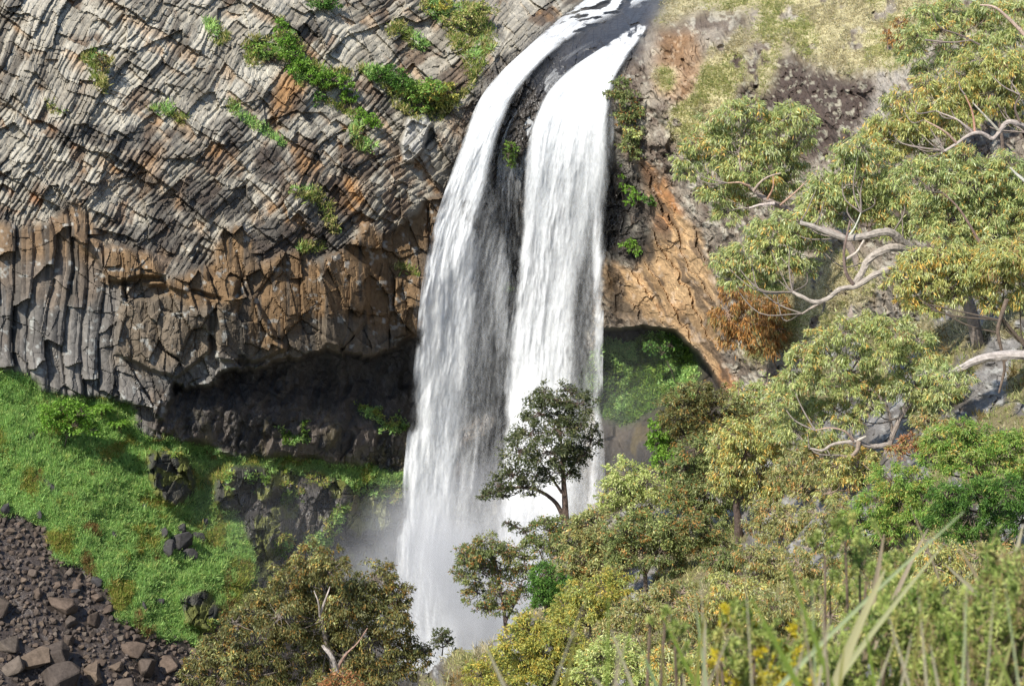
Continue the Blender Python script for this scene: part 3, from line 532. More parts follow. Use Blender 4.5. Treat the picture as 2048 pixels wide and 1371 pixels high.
def tree(name, label, cat, base, lobes, pal, stems=(), limbs=(), bark=BARK_D, r0=None, leaf=(8.5, 2.5), lai=5.0, hang=.6, group=None, spread=.6, Y=None, clump=.30, top=None, far=False, dY=0.0, shell=.45):
    """base: pixel of the foot; lobes: (px, py, radius px[, metres nearer(-)/farther]); stems/limbs: pixel paths [(px,py,dY)...], radius px"""
    b = (far_pt if far else ground)(*base)
    if Y is not None: b = at(base[0], base[1], Y)
    Yb = float(b[1]) + dY; s = mpp(base[0], base[1], Yb); root = empty(name, b); tag(root, label, cat, group)
    g = Geo(); tw = Geo(); LB = []
    for l in lobes:
        rr = l[2] * s; off = l[3] if len(l) > 3 else RNG.uniform(-spread, spread) * rr * 1.2
        LB.append((at(l[0], l[1], Yb + off), rr))
    cen = np.mean([c for c, _ in LB], 0); r0 = (r0 or 4.0) * s
    def pth(P): return [at(p[0], p[1], Yb + (p[2] if len(p) > 2 else 0)) for p in P]
    tips = []
    if stems:
        for P, w0, w1 in stems:
            q = pth(P)
            if P is stems[0][0]: q[0] = b - np.array((0, 0, .3))
            tube(tw, q, np.linspace(w0 * s, w1 * s, len(q)), bark, 9, .12); tips += q[len(q) // 2:]
    else:
        q = [b - np.array((0, 0, .3)), b * .6 + cen * .4 + RNG.normal(size=3) * .05 * np.linalg.norm(cen - b), cen]
        tube(tw, q, [r0, r0 * .8, r0 * .35], bark, 8, .12); tips = [q[1], q[2]]
    for P, w0, w1, bk in limbs:
        q = pth(P); lg = Geo(); tube(lg, q, np.linspace(w0 * s, w1 * s, len(q)), bk, 8, .14); lg.build('limb', M_BARK_R, root, b); tips += q[1:]
    for c, rr in LB:                          # a bough from the nearest stem into every clump of foliage
        t = min(tips, key=lambda p: np.linalg.norm(p - c) + (2.0 if p[2] > c[2] else 0)); dv = c - t
        if np.linalg.norm(dv) > .2 * rr: tube(tw, [t, t + dv * .5 + np.array((0, 0, -.10)) * np.linalg.norm(dv) + RNG.normal(size=3) * .07 * np.linalg.norm(dv), c], [max(r0 * .26, .05), max(r0 * .10, .025)], tuple(.72 * q for q in bark), 6, .1)
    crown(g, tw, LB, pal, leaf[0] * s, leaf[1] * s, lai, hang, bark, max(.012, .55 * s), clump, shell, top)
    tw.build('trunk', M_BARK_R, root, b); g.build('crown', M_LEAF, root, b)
    return root
def bark_material():
    m, N, L, out = material('gum_bark'); a = N.new('ShaderNodeAttribute'); a.attribute_name = 'Col'; gm = N.new('ShaderNodeNewGeometry')
    n = N.new('ShaderNodeTexNoise'); n.inputs['Scale'].default_value = 5; n.inputs['Detail'].default_value = 5; L.new(gm.outputs['Position'], n.inputs['Vector'])
    mu = N.new('ShaderNodeVectorMath'); mu.operation = 'SCALE'; L.new(a.outputs['Color'], mu.inputs[0]); L.new(nmath(N, L, 'MULTIPLY_ADD', n.outputs['Fac'], 1.5, .25), mu.inputs['Scale'])
    p = N.new('ShaderNodeBsdfPrincipled'); p.inputs['Roughness'].default_value = .85; L.new(mu.outputs[0], p.inputs['Base Color'])
    b = N.new('ShaderNodeBump'); b.inputs['Distance'].default_value = .05; L.new(n.outputs['Fac'], b.inputs['Height']); L.new(b.outputs[0], p.inputs['Normal']); L.new(p.outputs[0], out.inputs[0]); return m
M_BARK_R = bark_material()
GT = 'eucalypts on the right-hand hillside'
# the lone gum before the falls
tree('gum_tree', 'tall lone dark gum tree standing against the white falls', 'tree', (1132, 1052),
 [(1112,800,40),(1150,808,36),(1080,828,40),(1160,850,36),(1110,858,44),(1060,868,36),(1040,900,38),(1095,905,44),(1150,896,38),(1182,880,18),(1120,940,34),(1075,950,36),(1028,950,34),(998,972,26),(978,985,18),(1050,975,26),(1155,922,15),(1168,905,18),(1190,862,12),(1195,885,10),(1145,945,10),(965,992,10),(1010,990,12),(1085,785,16),(1135,780,16)],
 'dark', stems=[([(1132,1052),(1130,1010),(1127,960),(1123,900),(1118,830)], 7.5, 2), ([(1128,1035),(1112,1005),(1086,985),(1060,975),(1020,975),(985,985)], 5, 1.2), ([(1124,985),(1100,950),(1075,915)], 3, 1), ([(1126,960),(1150,925),(1175,900)], 2.5, 1), ([(1124,940),(1140,890),(1150,850)], 2.5, 1)],
 bark=(.11, .075, .058), leaf=(6.5, 2.5), lai=2.3, hang=.35, spread=.9, clump=.27, shell=.35)
tree('gum_tree', 'rounded gum tree with reddish tips just left of the lone tall gum', 'tree', (1012, 1255),
 [(968,1090,34),(935,1108,28),(1000,1105,30),(1035,1110,32),(1050,1140,24),(960,1135,34),(1000,1140,32),(930,1150,22),(955,1185,30),(1000,1185,30),(1035,1180,24),(975,1215,24),(1010,1215,22),(930,1125,20)],
 'mixed', stems=[([(1012,1255),(1008,1220),(1000,1170),(990,1120)], 4.5, 1.2), ([(1012,1240),(1030,1205),(1045,1160)], 3, 1)], bark=(.16,.12,.10), leaf=(6.5,2.5), lai=3.0, hang=.4, clump=.34, top='red', shell=.3, Y=130)
tree('gum_tree', 'broad olive-brown gum tree at the bottom, left of the falls', 'tree', (665, 1480),
 [(620,1125,42),(660,1140,40),(580,1150,36),(640,1180,50),(590,1190,44),(540,1195,36),(500,1215,36),(560,1230,46),(470,1245,32),(690,1200,40),(745,1160,42),(720,1195,46),(790,1190,30),(770,1215,42),(700,1240,50),(640,1245,50),(790,1240,34),(590,1280,50),(520,1285,46),(440,1290,38),(410,1315,34),(470,1330,44),(540,1340,44),(620,1320,52),(690,1310,50),(750,1285,46),(800,1290,36),(830,1320,32),(780,1340,44),(390,1350,28),(440,1370,34),(560,1385,40),(640,1380,44),(720,1370,44),(845,1300,18),(815,1175,12)],
 'olive', stems=[([(665,1480),(668,1340),(655,1290),(645,1240),(650,1180)], 10, 2.5), ([(668,1350),(690,1310),(720,1270),(735,1230)], 5, 1.5)],
 limbs=[([(640,1232,-5),(637,1205,-5.5),(628,1180,-5.5)], 2.2, .9, (.40,.34,.30)), ([(640,1228,-5),(652,1195,-5.5),(660,1172,-5.5)], 2.4, .9, (.40,.34,.30)), ([(672,1345,-6),(690,1310,-6.5),(715,1285,-6.5),(735,1255,-6.5)], 2.4, 1.0, (.26,.16,.12)), ([(676,1345,-6),(665,1315,-6.5),(645,1290,-6.5)], 5, 3, (.42,.37,.33))],
 bark=(.17,.14,.115), leaf=(7.5,2.4), lai=4.2, hang=.7, Y=122, spread=.9, top='gumgold', clump=.28)
tree('shrub', 'red-tipped shrub in front of the bottom gum tree', 'shrub', (680, 1420), [(682,1350,18),(660,1372,22),(702,1372,22)], 'red', leaf=(7,2.4), lai=4, Y=108)
# crowns down the slope, left to right
tree('gum_tree', 'round mid-green tree directly under the lone tall gum', 'tree', (1118, 1180), [(1100,1062,34),(1135,1060,26),(1080,1090,28),(1115,1095,36),(1145,1090,24),(1092,1042,14)], 'mixed', leaf=(6.5,2.5), lai=3, hang=.4, r0=3)
tree('bush', 'dark green bush between the reddish gum and the slope', 'bush', (1100, 1235), [(1100,1150,32),(1080,1180,28),(1120,1180,32),(1090,1205,26)], 'green', leaf=(6,2.8), lai=4.5, hang=.2, r0=3)
tree('branch_shrub', 'sparse dark spray of leaves below the lone tall gum', 'shrub', (1085, 1110), [(1030,1052,13),(1050,1062,14),(1015,1045,9),(1070,1050,12),(1062,1075,10)], 'dark', leaf=(6.5,2.5), lai=1.8, r0=1.5, Y=146)
tree('bush', 'small dark bush on the crest at the foot of the falls', 'bush', (884, 1302), [(884,1268,17),(875,1282,13),(895,1282,12)], 'dark', leaf=(6,2.4), lai=2.8, r0=1.5, hang=.1, Y=120)
tree('gum_tree', 'golden-green round tree at the bottom centre of the slope', 'tree', (1100, 1420), [(1060,1255,34),(1020,1285,34),(1085,1285,44),(1130,1270,36),(1045,1325,42),(1100,1335,46),(1150,1310,36),(990,1325,30),(960,1350,32),(1020,1365,40),(1085,1372,40),(1145,1360,34)], 'yellow', leaf=(7,2.6), lai=4.6, hang=.35, r0=4)
tree('gum_tree', 'pale-topped tree beside the mossy hollow', 'tree', (1250, 1080), [(1250,950,38),(1290,965,36),(1225,975,28),(1320,985,30),(1265,990,38),(1210,1005,22),(1240,1015,32),(1300,1015,34)], 'pale', bark=(.22,.18,.15), leaf=(6.5,2.5), lai=3.2, hang=.35, r0=3.2, clump=.33)
tree('gum_tree', 'green forked tree with dark trunk in the middle of the slope', 'tree', (1292, 1185), [(1250,1060,38),(1290,1052,40),(1330,1062,36),(1230,1090,32),(1275,1095,44),(1325,1100,40),(1350,1085,28),(1345,1130,28),(1250,1125,34)], 'mixed', stems=[([(1292,1185),(1290,1140),(1285,1090),(1275,1060)],5,1.8),([(1290,1150),(1310,1110),(1325,1075)],3.2,1.2)], leaf=(6.5,2.6), lai=3.6, hang=.4, top='pale')
tree('gum_tree', 'light green tree stepping down toward the falls', 'tree', (1185, 1185), [(1180,1050,34),(1150,1075,30),(1200,1090,38),(1165,1115,36),(1210,1130,36),(1180,1150,32),(1145,1140,26),(1195,1030,22)], 'scrub', leaf=(6.5,2.5), lai=3.6, hang=.4, r0=3, top='pale')
tree('gum_tree', 'yellow-green tree low on the slope above the golden round tree', 'tree', (1180, 1280), [(1160,1185,36),(1205,1175,38),(1240,1170,32),(1130,1215,34),(1180,1225,40),(1225,1215,36),(1115,1240,26)], 'yellow', leaf=(6.8,2.5), lai=3.6, hang=.4, r0=3, top='pale')
tree('gum_tree', 'straw-coloured crown with bare twigs low on the slope', 'tree', (1265, 1320), [(1250,1230,38),(1290,1215,34),(1325,1235,36),(1270,1265,42),(1320,1275,38),(1220,1260,30)], 'scrub', bark=(.34,.28,.22), leaf=(7,2.4), lai=3.2, hang=.5, r0=2.5)
tree('bush', 'pale green bush at the bottom edge behind the straw blades', 'bush', (1215, 1400), [(1200,1310,38),(1240,1300,34),(1180,1350,38),(1235,1345,42),(1280,1330,36),(1290,1370,38)], 'pale', leaf=(7,2.8), lai=4, hang=.3, r0=2.5)
tree('bush', 'orange-tinged bush at the bottom edge', 'bush', (1360, 1420), [(1330,1320,38),(1380,1330,40),(1420,1310,38),(1350,1370,42),(1410,1365,42),(1460,1350,38)], 'gumgold', leaf=(7.5,2.5), lai=4.6, r0=2.5)
tree('gum_tree', 'olive tree at the mouth of the mossy hollow', 'tree', (1395, 960), [(1395,782,32),(1360,805,32),(1430,800,30),(1390,825,40),(1345,835,28),(1435,840,34),(1370,865,36),(1415,870,36),(1470,830,26)], 'olive', leaf=(6.3,2.4), lai=4, hang=.4, r0=3, top='gum')
tree('bush', 'bright green creeper-covered bush beside the dark hollow', 'bush', (1330, 985), [(1325,860,24),(1318,890,24),(1330,920,26),(1345,945,24),(1340,890,20),(1310,875,14)], 'bright', leaf=(5.5,2.8), lai=4.5, hang=.4, r0=2, dY=1.0)
tree('gum_tree', 'dense olive-green tree below the mouth of the hollow', 'tree', (1400, 1075), [(1390,900,36),(1430,905,34),(1370,935,34),(1415,945,42),(1380,975,38),(1430,985,38),(1360,1000,32),(1400,1020,38),(1445,1015,28)], 'mixed', leaf=(6.5,2.4), lai=4, hang=.45, r0=3)
tree('gum_tree', 'yellow-green gum with a dark bare trunk in mid slope', 'tree', (1478, 1078), [(1475,865,38),(1520,880,40),(1440,895,30),(1490,910,44),(1545,915,40),(1455,940,34),(1510,950,44),(1560,960,38),(1475,975,34),(1520,990,38),(1570,1000,30),(1440,970,22)], 'gumgold', stems=[([(1478,1078),(1476,1040),(1472,1000),(1480,950),(1492,900)],9,3),([(1474,1010),(1500,975),(1530,935)],4,1.5)], bark=(.085,.06,.048), leaf=(8,2.4), lai=4.2, hang=.8, top='pale')
tree('bush', 'dark olive undergrowth bush beside the bare dark trunk', 'bush', (1410, 1130), [(1390,1050,32),(1425,1060,30),(1365,1075,28),(1440,1085,28),(1400,1095,30)], 'mixed', leaf=(6.5,2.4), lai=4, hang=.4, r0=2, top='rust')
# the leaning gums on the right
tree('gum_tree', 'pale green spreading gum in front of the dark rock patch, upper right', 'tree', (1700, 640),
 [(1465,225,34),(1505,215,26),(1420,245,26),(1575,235,38),(1545,255,30),(1605,245,24),(1600,285,30),(1385,285,24),(1375,315,28),(1372,345,22),(1440,285,38),(1490,275,38),(1540,300,36),(1430,335,36),(1480,330,40),(1530,345,40),(1575,320,34),(1430,385,34),(1475,385,38),(1525,385,36),(1455,425,28),(1570,365,30)],
 'gum', stems=[([(1700,640),(1720,560),(1690,478),(1620,452),(1575,418,-1),(1545,405,-2),(1520,390,-2),(1495,368,-2),(1484,345,-2),(1477,305,-1.5)],9,2)],
 limbs=[([(1548,407,-2.5),(1520,410,-3),(1498,416,-3.2)],4,1.6,(.45,.38,.34)),([(1508,382,-2.5),(1520,365,-3),(1540,352,-3),(1562,346,-3)],3,1,(.36,.28,.22)),([(1535,398,-2.5),(1546,375,-3),(1546,350,-3)],2.2,.9,(.42,.24,.16)),([(1498,372,-2.5),(1478,365,-3),(1455,366,-3)],2.6,.9,(.46,.30,.22)),([(1560,410,-2),(1590,385,-2.4),(1620,355,-2.4)],2.4,.8,(.34,.22,.16)),([(1600,285,0),(1584,310,0),(1586,340,0),(1570,370,0)],2,1,(.16,.14,.14))],
 bark=(.26,.21,.18), leaf=(10.5,2.1), lai=4.6, hang=.8, spread=.8, top='gumgold', r0=5)
tree('gum_tree', 'big gum with thick pale limbs bending in an S across the right slope', 'tree', (1960, 690),
 [(1650,385,34),(1695,345,36),(1740,320,34),(1690,400,38),(1740,375,40),(1640,420,30),(1700,435,34),(1755,420,38),(1800,400,36),(1600,440,30),(1580,475,34),(1625,480,30),(1540,490,34),(1500,500,36),(1465,520,28),(1530,530,36),(1575,520,32),(1490,550,32),(1550,565,30),(1610,530,24),(1460,560,22),(1830,440,34),(1790,360,34),(1640,360,24),(1720,290,34),(1690,310,28),(1840,400,34),(1780,455,32),(1700,400,36),(1620,400,28),(1560,440,26),(1520,450,26),(1440,520,26)],
 'gum', stems=[([(1960,690),(1930,590),(1880,520),(1820,498,-2)],13,9)],
 limbs=[([(1830,500,-2),(1805,485,-2.6),(1785,467,-3),(1765,464,-3.2),(1730,472,-3.4),(1690,476,-3.4),(1655,464,-3.4),(1625,452,-3.2),(1600,445,-3)],9.5,4,(.28,.245,.21)),
        ([(1825,500,-2.2),(1790,495,-3),(1760,503,-3.4),(1735,522,-3.6),(1724,545,-3.8),(1708,568,-4)],9,6,(.30,.26,.22)),
        ([(1775,538,-3.6),(1745,552,-4),(1712,572,-4.2),(1680,578,-4.3),(1655,597,-4.3),(1628,604,-4.3),(1606,594,-4.2),(1585,584,-4)],6,3.2,(.30,.26,.22)),
        ([(1655,597,-4.3),(1632,610,-4.3),(1604,627,-4.2)],3.6,1.8,(.28,.23,.19)),
        ([(1706,568,-4.2),(1692,545,-4.3),(1688,505,-4.3),(1694,470,-4.3),(1700,440,-4)],4,1.4,(.17,.12,.10)),
        ([(1688,520,-4.2),(1712,505,-4),(1728,480,-3.8)],3,1.6,(.42,.36,.30)),
        ([(1650,604,-4),(1645,625,-4)],2.5,1.2,(.2,.17,.14)),
        ([(1700,470,-3.2),(1712,450,-3.3),(1722,425,-3.2)],2.5,1,(.42,.42,.34))],
 bark=(.22,.18,.15), leaf=(10.5,2.2), lai=4.6, hang=.85, spread=.7, top='gumgold', r0=6)
tree('mistletoe', 'rust-orange hanging mistletoe clump under the bending pale limbs', 'mistletoe', (1560, 745), [(1465,590,32),(1510,600,36),(1550,610,32),(1455,630,32),(1500,645,40),(1550,655,34),(1475,675,30),(1530,690,28)], 'rust', leaf=(11,2.4), lai=3.2, hang=1.4, r0=1.5, bark=(.3,.2,.14), dY=-3)
tree('gum_tree', 'top right corner gum with sparse dark twigs', 'tree', (2010, 330), [(1850,25,30),(1835,70,30),(1830,110,26),(1880,60,34),(1900,20,34),(1945,45,36),(1990,15,36),(2035,20,36),(1930,95,34),(1890,115,28),(1975,80,36),(2030,75,34),(1850,140,20)], 'gum', limbs=[([(2048,70,-4),(2020,40,-4),(1990,15,-4),(1960,10,-4)],4,1.4,(.44,.32,.25)),([(1960,90,-4),(1920,70,-4),(1880,55,-4),(1865,25,-4)],1.8,.8,(.16,.12,.1)),([(1850,80,-4),(1900,85,-4),(1945,80,-4)],2,1,(.18,.14,.12))], leaf=(10.5,2.1), lai=4.4, hang=.7, bark=(.2,.15,.12), r0=4, top='gumgold', far=True)
tree('gum_tree', 'upper right gum with a pale wavy limb below its crown', 'tree', (2090, 420),
 [(1850,165,30),(1800,205,32),(1770,245,32),(1745,270,26),(1820,245,36),(1870,205,38),(1920,150,38),(1960,120,34),(2000,130,36),(2040,120,34),(1930,195,40),(1985,180,40),(2035,190,40),(1880,255,36),(1830,290,32),(1780,300,30),(1930,240,34),(2000,220,32),(2045,235,30),(1800,260,36),(1850,235,36),(1895,200,34),(1960,160,36),(2010,165,36),(2050,160,34),(1760,320,30),(1860,315,32),(1905,310,30),(1950,215,30)],
 'gumgold', stems=[([(2090,420),(2075,320),(2050,265,-3)],9,7)],
 limbs=[([(2060,262,-4),(2038,248,-4.5),(2015,244,-4.6),(2000,262,-4.6),(1985,277,-4.6),(1962,266,-4.7),(1940,269,-4.7),(1915,286,-4.7),(1890,302,-4.5)],5.5,2.6,(.32,.27,.235)),
        ([(1945,266,-4.6),(1928,250,-4.8),(1912,238,-4.8),(1872,222,-4.6)],3,1,(.42,.34,.29)),([(1912,285,-4.7),(1888,262,-4.8),(1848,240,-4.6)],3,1,(.36,.24,.18)),([(1950,264,-4.6),(1945,225,-4.7),(1930,190,-4.6)],2.6,1,(.46,.25,.17)),
        ([(1998,262,-4.6),(1974,236,-4.7),(1945,205,-4.6)],3,1.2,(.42,.38,.30)),([(2040,245,-4.6),(2030,215,-4.6),(2040,190,-4.6)],2.6,1,(.14,.1,.08))],
 bark=(.26,.21,.18), leaf=(10.5,2.1), lai=4.6, hang=.8, r0=5, far=True, top='gum')
tree('gum_tree', 'leafy gum below the wavy pale limb at the right edge', 'tree', (2060, 640), [(1860,340,36),(1905,345,36),(1870,385,38),(1920,395,36),(1970,340,34),(2020,330,36),(1990,390,40),(2045,380,36),(1850,430,28),(1900,440,38),(1960,445,40),(2020,440,40),(2060,430,30),(1820,340,28),(1930,310,26),(1940,365,36),(2000,350,34),(1900,410,36),(2040,410,38),(1980,430,36),(1870,460,34),(1930,470,34),(1990,480,36),(2045,470,34)], 'gum', limbs=[([(2060,370,-4),(2035,350,-4),(2020,335,-4)],3.5,1.5,(.52,.50,.42)),([(1960,485,-4),(1920,420,-4),(1885,385,-4)],3,1.2,(.2,.13,.1))], leaf=(10.5,2.2), lai=4.6, hang=.8, r0=5, top='gumgold')
tree('gum_tree', 'gum with a dark hanging branch at the right edge above the grey rocks', 'tree', (2110, 760), [(1830,520,32),(1880,510,34),(1870,555,34),(1920,540,36),(1970,510,38),(2025,500,38),(1955,570,36),(2010,560,40),(2050,560,34),(1905,590,28),(1985,605,24),(1800,560,28),(2040,600,24),(1840,560,34),(1900,500,34),(1950,540,36),(2000,520,38),(2050,520,36),(1820,600,26),(1860,610,26)], 'gumgold',
 limbs=[([(2014,598,-3),(2000,640,-3),(1996,665,-3),(2003,700,-3),(2009,735,-3),(2003,765,-3),(1998,785,-3)],4.5,2,(.13,.095,.07)),([(2006,725,-3),(2022,712,-3),(2032,700,-3)],2,1,(.13,.095,.07))], leaf=(10.5,2.2), lai=4.6, hang=.85, r0=5, top='gum')
tree('fallen_limb_tree', 'thick pale lichen-spotted limb reaching in from the right edge', 'tree', (2140, 840), [(1900,745,26),(1870,765,24),(1930,752,20),(1850,745,20)], 'gum', stems=[([(2140,840),(2110,740),(2060,712),(1990,712),(1950,722),(1918,738),(1885,755)],12,6)], bark=(.33,.29,.26), leaf=(10.5,2.2), lai=3.2, r0=2, dY=-2)
tree('gum_tree', 'wide airy gum filling the middle right slope above the twisted grey limb', 'tree', (1772, 905),
 [(1640,680,32),(1690,665,34),(1740,650,34),(1790,660,34),(1835,680,32),(1610,715,32),(1660,725,36),(1715,715,38),(1770,710,38),(1820,725,36),(1860,720,28),(1580,760,32),(1630,770,36),(1690,770,36),(1745,765,36),(1800,775,36),(1850,780,34),(1890,790,34),(1915,770,24),(1560,800,30),(1610,820,34),(1670,820,34),(1840,820,32),(1880,830,34),(1740,810,26),(1590,860,32),(1640,865,30),(1700,845,24)],
 'gum', stems=[([(1772,905),(1785,870),(1800,835),(1815,800)],7,3.5),([(1785,870),(1775,815),(1745,780),(1700,745)],3.5,1.5),([(1800,835),(1820,810),(1840,795)],4,2)],
 limbs=[([(1775,888,-3),(1752,892,-3.2),(1732,890,-3.4),(1712,882,-3.5),(1690,884,-3.5),(1665,888,-3.5),(1645,900,-3.5),(1620,896,-3.4)],5,2,(.29,.25,.215)),([(1718,882,-3.6),(1714,900,-3.8),(1700,912,-3.8),(1680,910,-3.8)],5,2,(.22,.17,.13)),([(1706,880,-3.6),(1690,862,-3.8),(1660,855,-3.8),(1630,860,-3.8)],2.2,1,(.34,.24,.18)),([(1716,880,-3.6),(1728,874,-3.8),(1732,872,-3.8)],3,1.5,(.4,.36,.3))],
 bark=(.24,.20,.17), leaf=(10.5,2.1), lai=4.6, hang=.8, r0=4, top='gumgold', spread=.9)
tree('shrub', 'reddish low shrub beside the twisted grey limb', 'shrub', (1850, 930), [(1820,885,24),(1855,890,24),(1790,900,20),(1880,885,16)], 'red', leaf=(8.5,2.4), lai=3, r0=1.5)
tree('wattle_bush', 'bright green feathery wattle on the right under the grey rocks', 'bush', (1960, 1000), [(1880,880,34),(1920,875,36),(1965,880,38),(2010,885,36),(2050,880,30),(1900,920,38),(1950,925,40),(2000,930,40),(2045,930,34),(1860,915,28),(1925,850,22)], 'fresh', leaf=(8,2.0), lai=4, hang=.5, r0=3, top='gumgold')
tree('wattle_bush', 'bright green feathery wattle in the lower right, leaning left', 'bush', (1800, 1100), [(1780,960,36),(1830,965,38),(1750,1000,38),(1800,1005,42),(1850,1000,38),(1720,1040,36),(1770,1050,40),(1825,1045,40),(1690,1065,26)], 'fresh', leaf=(8,2.0), lai=4, hang=.5, r0=3, top='yellow')
tree('wattle_bush', 'dark feathery wattle at the right edge above the grass blades', 'bush', (1970, 1120), [(1900,985,36),(1950,985,38),(2005,985,40),(2050,990,34),(1890,1030,36),(1940,1035,40),(1995,1035,40),(2045,1040,36),(1920,1080,36),(1980,1085,38)], 'green', leaf=(8,2.0), lai=4, hang=.5, r0=3, top='fresh')
for i, (bx, by, lb, pl, lbl) in enumerate([
 (1610,1010,[(1590,930,34),(1630,945,34),(1560,955,30),(1610,970,36),(1655,960,28)],'scrub','scrubby straw-green bush under the twisted grey limb'),
 (1700,1000,[(1680,930,32),(1720,920,34),(1700,960,34),(1745,945,28),(1660,985,26)],'gumgold','golden scrub bush right of the straw-green one'),
 (1560,1100,[(1540,1020,34),(1580,1035,36),(1520,1055,32),(1560,1070,36),(1610,1050,30)],'scrub','grey-green scrub bush to the right of the bare dark trunk'),
 (1660,1110,[(1640,1030,34),(1680,1020,30),(1650,1070,38),(1690,1075,32),(1620,1090,28)],'scrub','dry twiggy bush left of the leaning wattle'),
 (1520,1190,[(1500,1110,32),(1540,1120,34),(1570,1130,30),(1510,1150,36),(1555,1160,34)],'scrub','red-tipped bush above the small rock outcrop'),
 (1620,1210,[(1600,1130,34),(1645,1140,36),(1610,1170,38),(1660,1175,34),(1690,1140,30)],'scrub','olive drooping bush in the middle of the lower slope'),
 (1470,1260,[(1450,1165,30),(1490,1180,34),(1430,1200,30),(1475,1215,38),(1515,1205,32)],'gumgold','yellow-tipped bush below the small rock outcrop'),
 (1560,1290,[(1540,1210,34),(1580,1215,34),(1560,1250,38),(1600,1255,34),(1520,1250,30)],'scrub','pale drooping bush behind the foreground shrub'),
 (1400,1300,[(1380,1215,32),(1420,1225,34),(1395,1260,38),(1435,1270,34),(1360,1255,28)],'scrub','dull green bush between the outcrop and the bottom edge'),
 (1510,1340,[(1490,1270,34),(1530,1290,36),(1470,1300,32),(1510,1325,38)],'scrub','straw bush behind the tallest green blade'),
 (1735,1130,[(1720,1090,30),(1760,1100,30),(1700,1120,30),(1745,1130,30)],'mixed','dark low bush below the leaning wattle'),
 (1640,900,[(1560,790,30),(1600,800,30),(1545,830,30),(1590,840,32),(1560,870,30),(1620,880,30)],'gum','loose gum sapling left of the twisted grey limb'),
 (1700,985,[(1650,900,28),(1690,905,30),(1730,915,30),(1660,940,30),(1600,905,28)],'scrub','straw bush directly below the twisted grey limb'),
 (1900,900,[(1850,840,28),(1890,850,30),(1870,870,28),(1920,860,26)],'scrub','grey-green scrub at the foot of the pale grey rocks'),
 (1500,860,[(1480,790,26),(1510,800,28),(1530,770,26),(1470,820,24),(1500,840,28)],'gum','sparse gum sapling under the orange cliff foot'),
 (1350,1290,[(1330,1180,28),(1365,1185,30),(1340,1210,30),(1380,1215,28),(1310,1200,24)],'scrub','dry bush just left of the small rock outcrop'),
 (1450,1200,[(1430,1120,26),(1460,1110,28),(1440,1150,28),(1475,1145,28)],'mixed','olive bush just right of the small rock outcrop'),
 (1880,1190,[(1860,1100,32),(1900,1105,34),(1870,1140,36),(1920,1150,34),(1840,1150,30)],'gumgold','golden-tipped bush right below the dark feathery wattle'),
 (1990,1190,[(1960,1110,32),(2005,1115,34),(2045,1105,30),(1975,1150,36),(2025,1155,36)],'scrub','dull scrub bush at the right edge behind the dead blades'),
 (1790,1200,[(1770,1120,30),(1810,1125,32),(1780,1160,34),(1740,1165,30),(1820,1165,30)],'scrub','dry bush behind the arching pale blade'),
 (1710,1260,[(1690,1180,34),(1730,1195,34),(1700,1225,36),(1660,1230,32),(1745,1235,32)],'gumgold','yellowish bush behind the feathery heath shrub'),
 ]):
    tree('bush', lbl, 'bush', (bx, by), lb, pl, leaf=(8.5, 2.3), lai=3.4, hang=.75, r0=2, bark=(.28,.21,.16), group='scrub on the lower right slope')

tree('shrub', 'rust-brown dead shrub beside the top right gum on the dry hill', 'shrub', (1805, 110), [(1800,45,14),(1808,65,16),(1795,82,14),(1812,95,10)], 'rust', leaf=(7,2.2), lai=3, r0=1.5, far=True, bark=(.2,.14,.1))
tree('shrub', 'small rusty shrub left of the taller rust-brown one on the dry hill', 'shrub', (1775, 105), [(1772,62,9),(1776,80,11)], 'rust', leaf=(7,2.2), lai=2.5, r0=1.2, far=True, bark=(.2,.14,.1))
# ------------------------------------------------------------------ ground cover that nobody could count
def tufts(name, label, n, region, accept, pt, blades, size, wid, pal, lean=(0, -.25, 1.0), spread=.7, cat='grass', shift=.7, patch=None, sc=.02):
    x0, y0, x1, y1 = region; px = RNG.uniform(x0, x1, n * 6); py = RNG.uniform(y0, y1, n * 6); k = accept(px, py) > RNG.uniform(.25, .75, n * 6); px, py = px[k][:n], py[k][:n]; n = len(px)
    B = pt(px, py); dist = np.linalg.norm(B - CAM, axis=1); s = dist * K
    g = Geo(); m = n * blades; ti = np.repeat(np.arange(n), blades); grow = RNG.uniform(.55, 1.4, n) * (.55 + .9 * sst(.35, .68, fbm(px / 26, py / 20, 3, 77)))
    p = B[ti] + RNG.normal(size=(m, 3)) * (s[ti] * size * .35)[:, None] * np.array((1, 1, .35)) - np.array((0, 0, 1)) * (s[ti] * size * .15)[:, None]
    d = unit(np.array(lean) + RNG.normal(size=(m, 3)) * spread)
    C = pick(pal[0], m, ti, shift)
    for q, (pl, thr, fr) in enumerate(pal[1:]):
        z = fbm(px / fr, py / fr, 4, 500 + q + int(x0) % 97) ; z = sst(thr, thr + .10, z)[ti] > RNG.random(m); C = np.where(z[:, None], pick(pl, m, ti, shift), C)
    leafset(g, p, d, s[ti] * size * grow[ti] * RNG.uniform(.6, 1.2, m), s[ti] * wid * RNG.uniform(.7, 1.3, m), C)
    return tag(g.build(name, M_GRASS), label, cat, None, 'stuff')
PAL.update({'turf': [((.11,.175,.055),4),((.085,.135,.043),3),((.145,.20,.065),2.5),((.18,.205,.07),1)], 'turfyellow': [((.20,.22,.05),3),((.27,.22,.07),2),((.13,.19,.035),2)], 'turfbrown': [((.20,.13,.05),3),((.13,.11,.04),2),((.24,.18,.07),1)],
 'straw': [((.37,.325,.20),4),((.28,.245,.145),3),((.43,.39,.27),2),((.24,.235,.12),1.5)], 'strawgreen': [((.25,.25,.11),3),((.33,.31,.14),3),((.17,.20,.06),2)], 'ledge': [((.14,.18,.04),3),((.22,.21,.07),3),((.29,.25,.11),2),((.09,.13,.03),2)]})
talok = lambda a, b: fTal(a, b) - 1.0 * fMass(a, b)
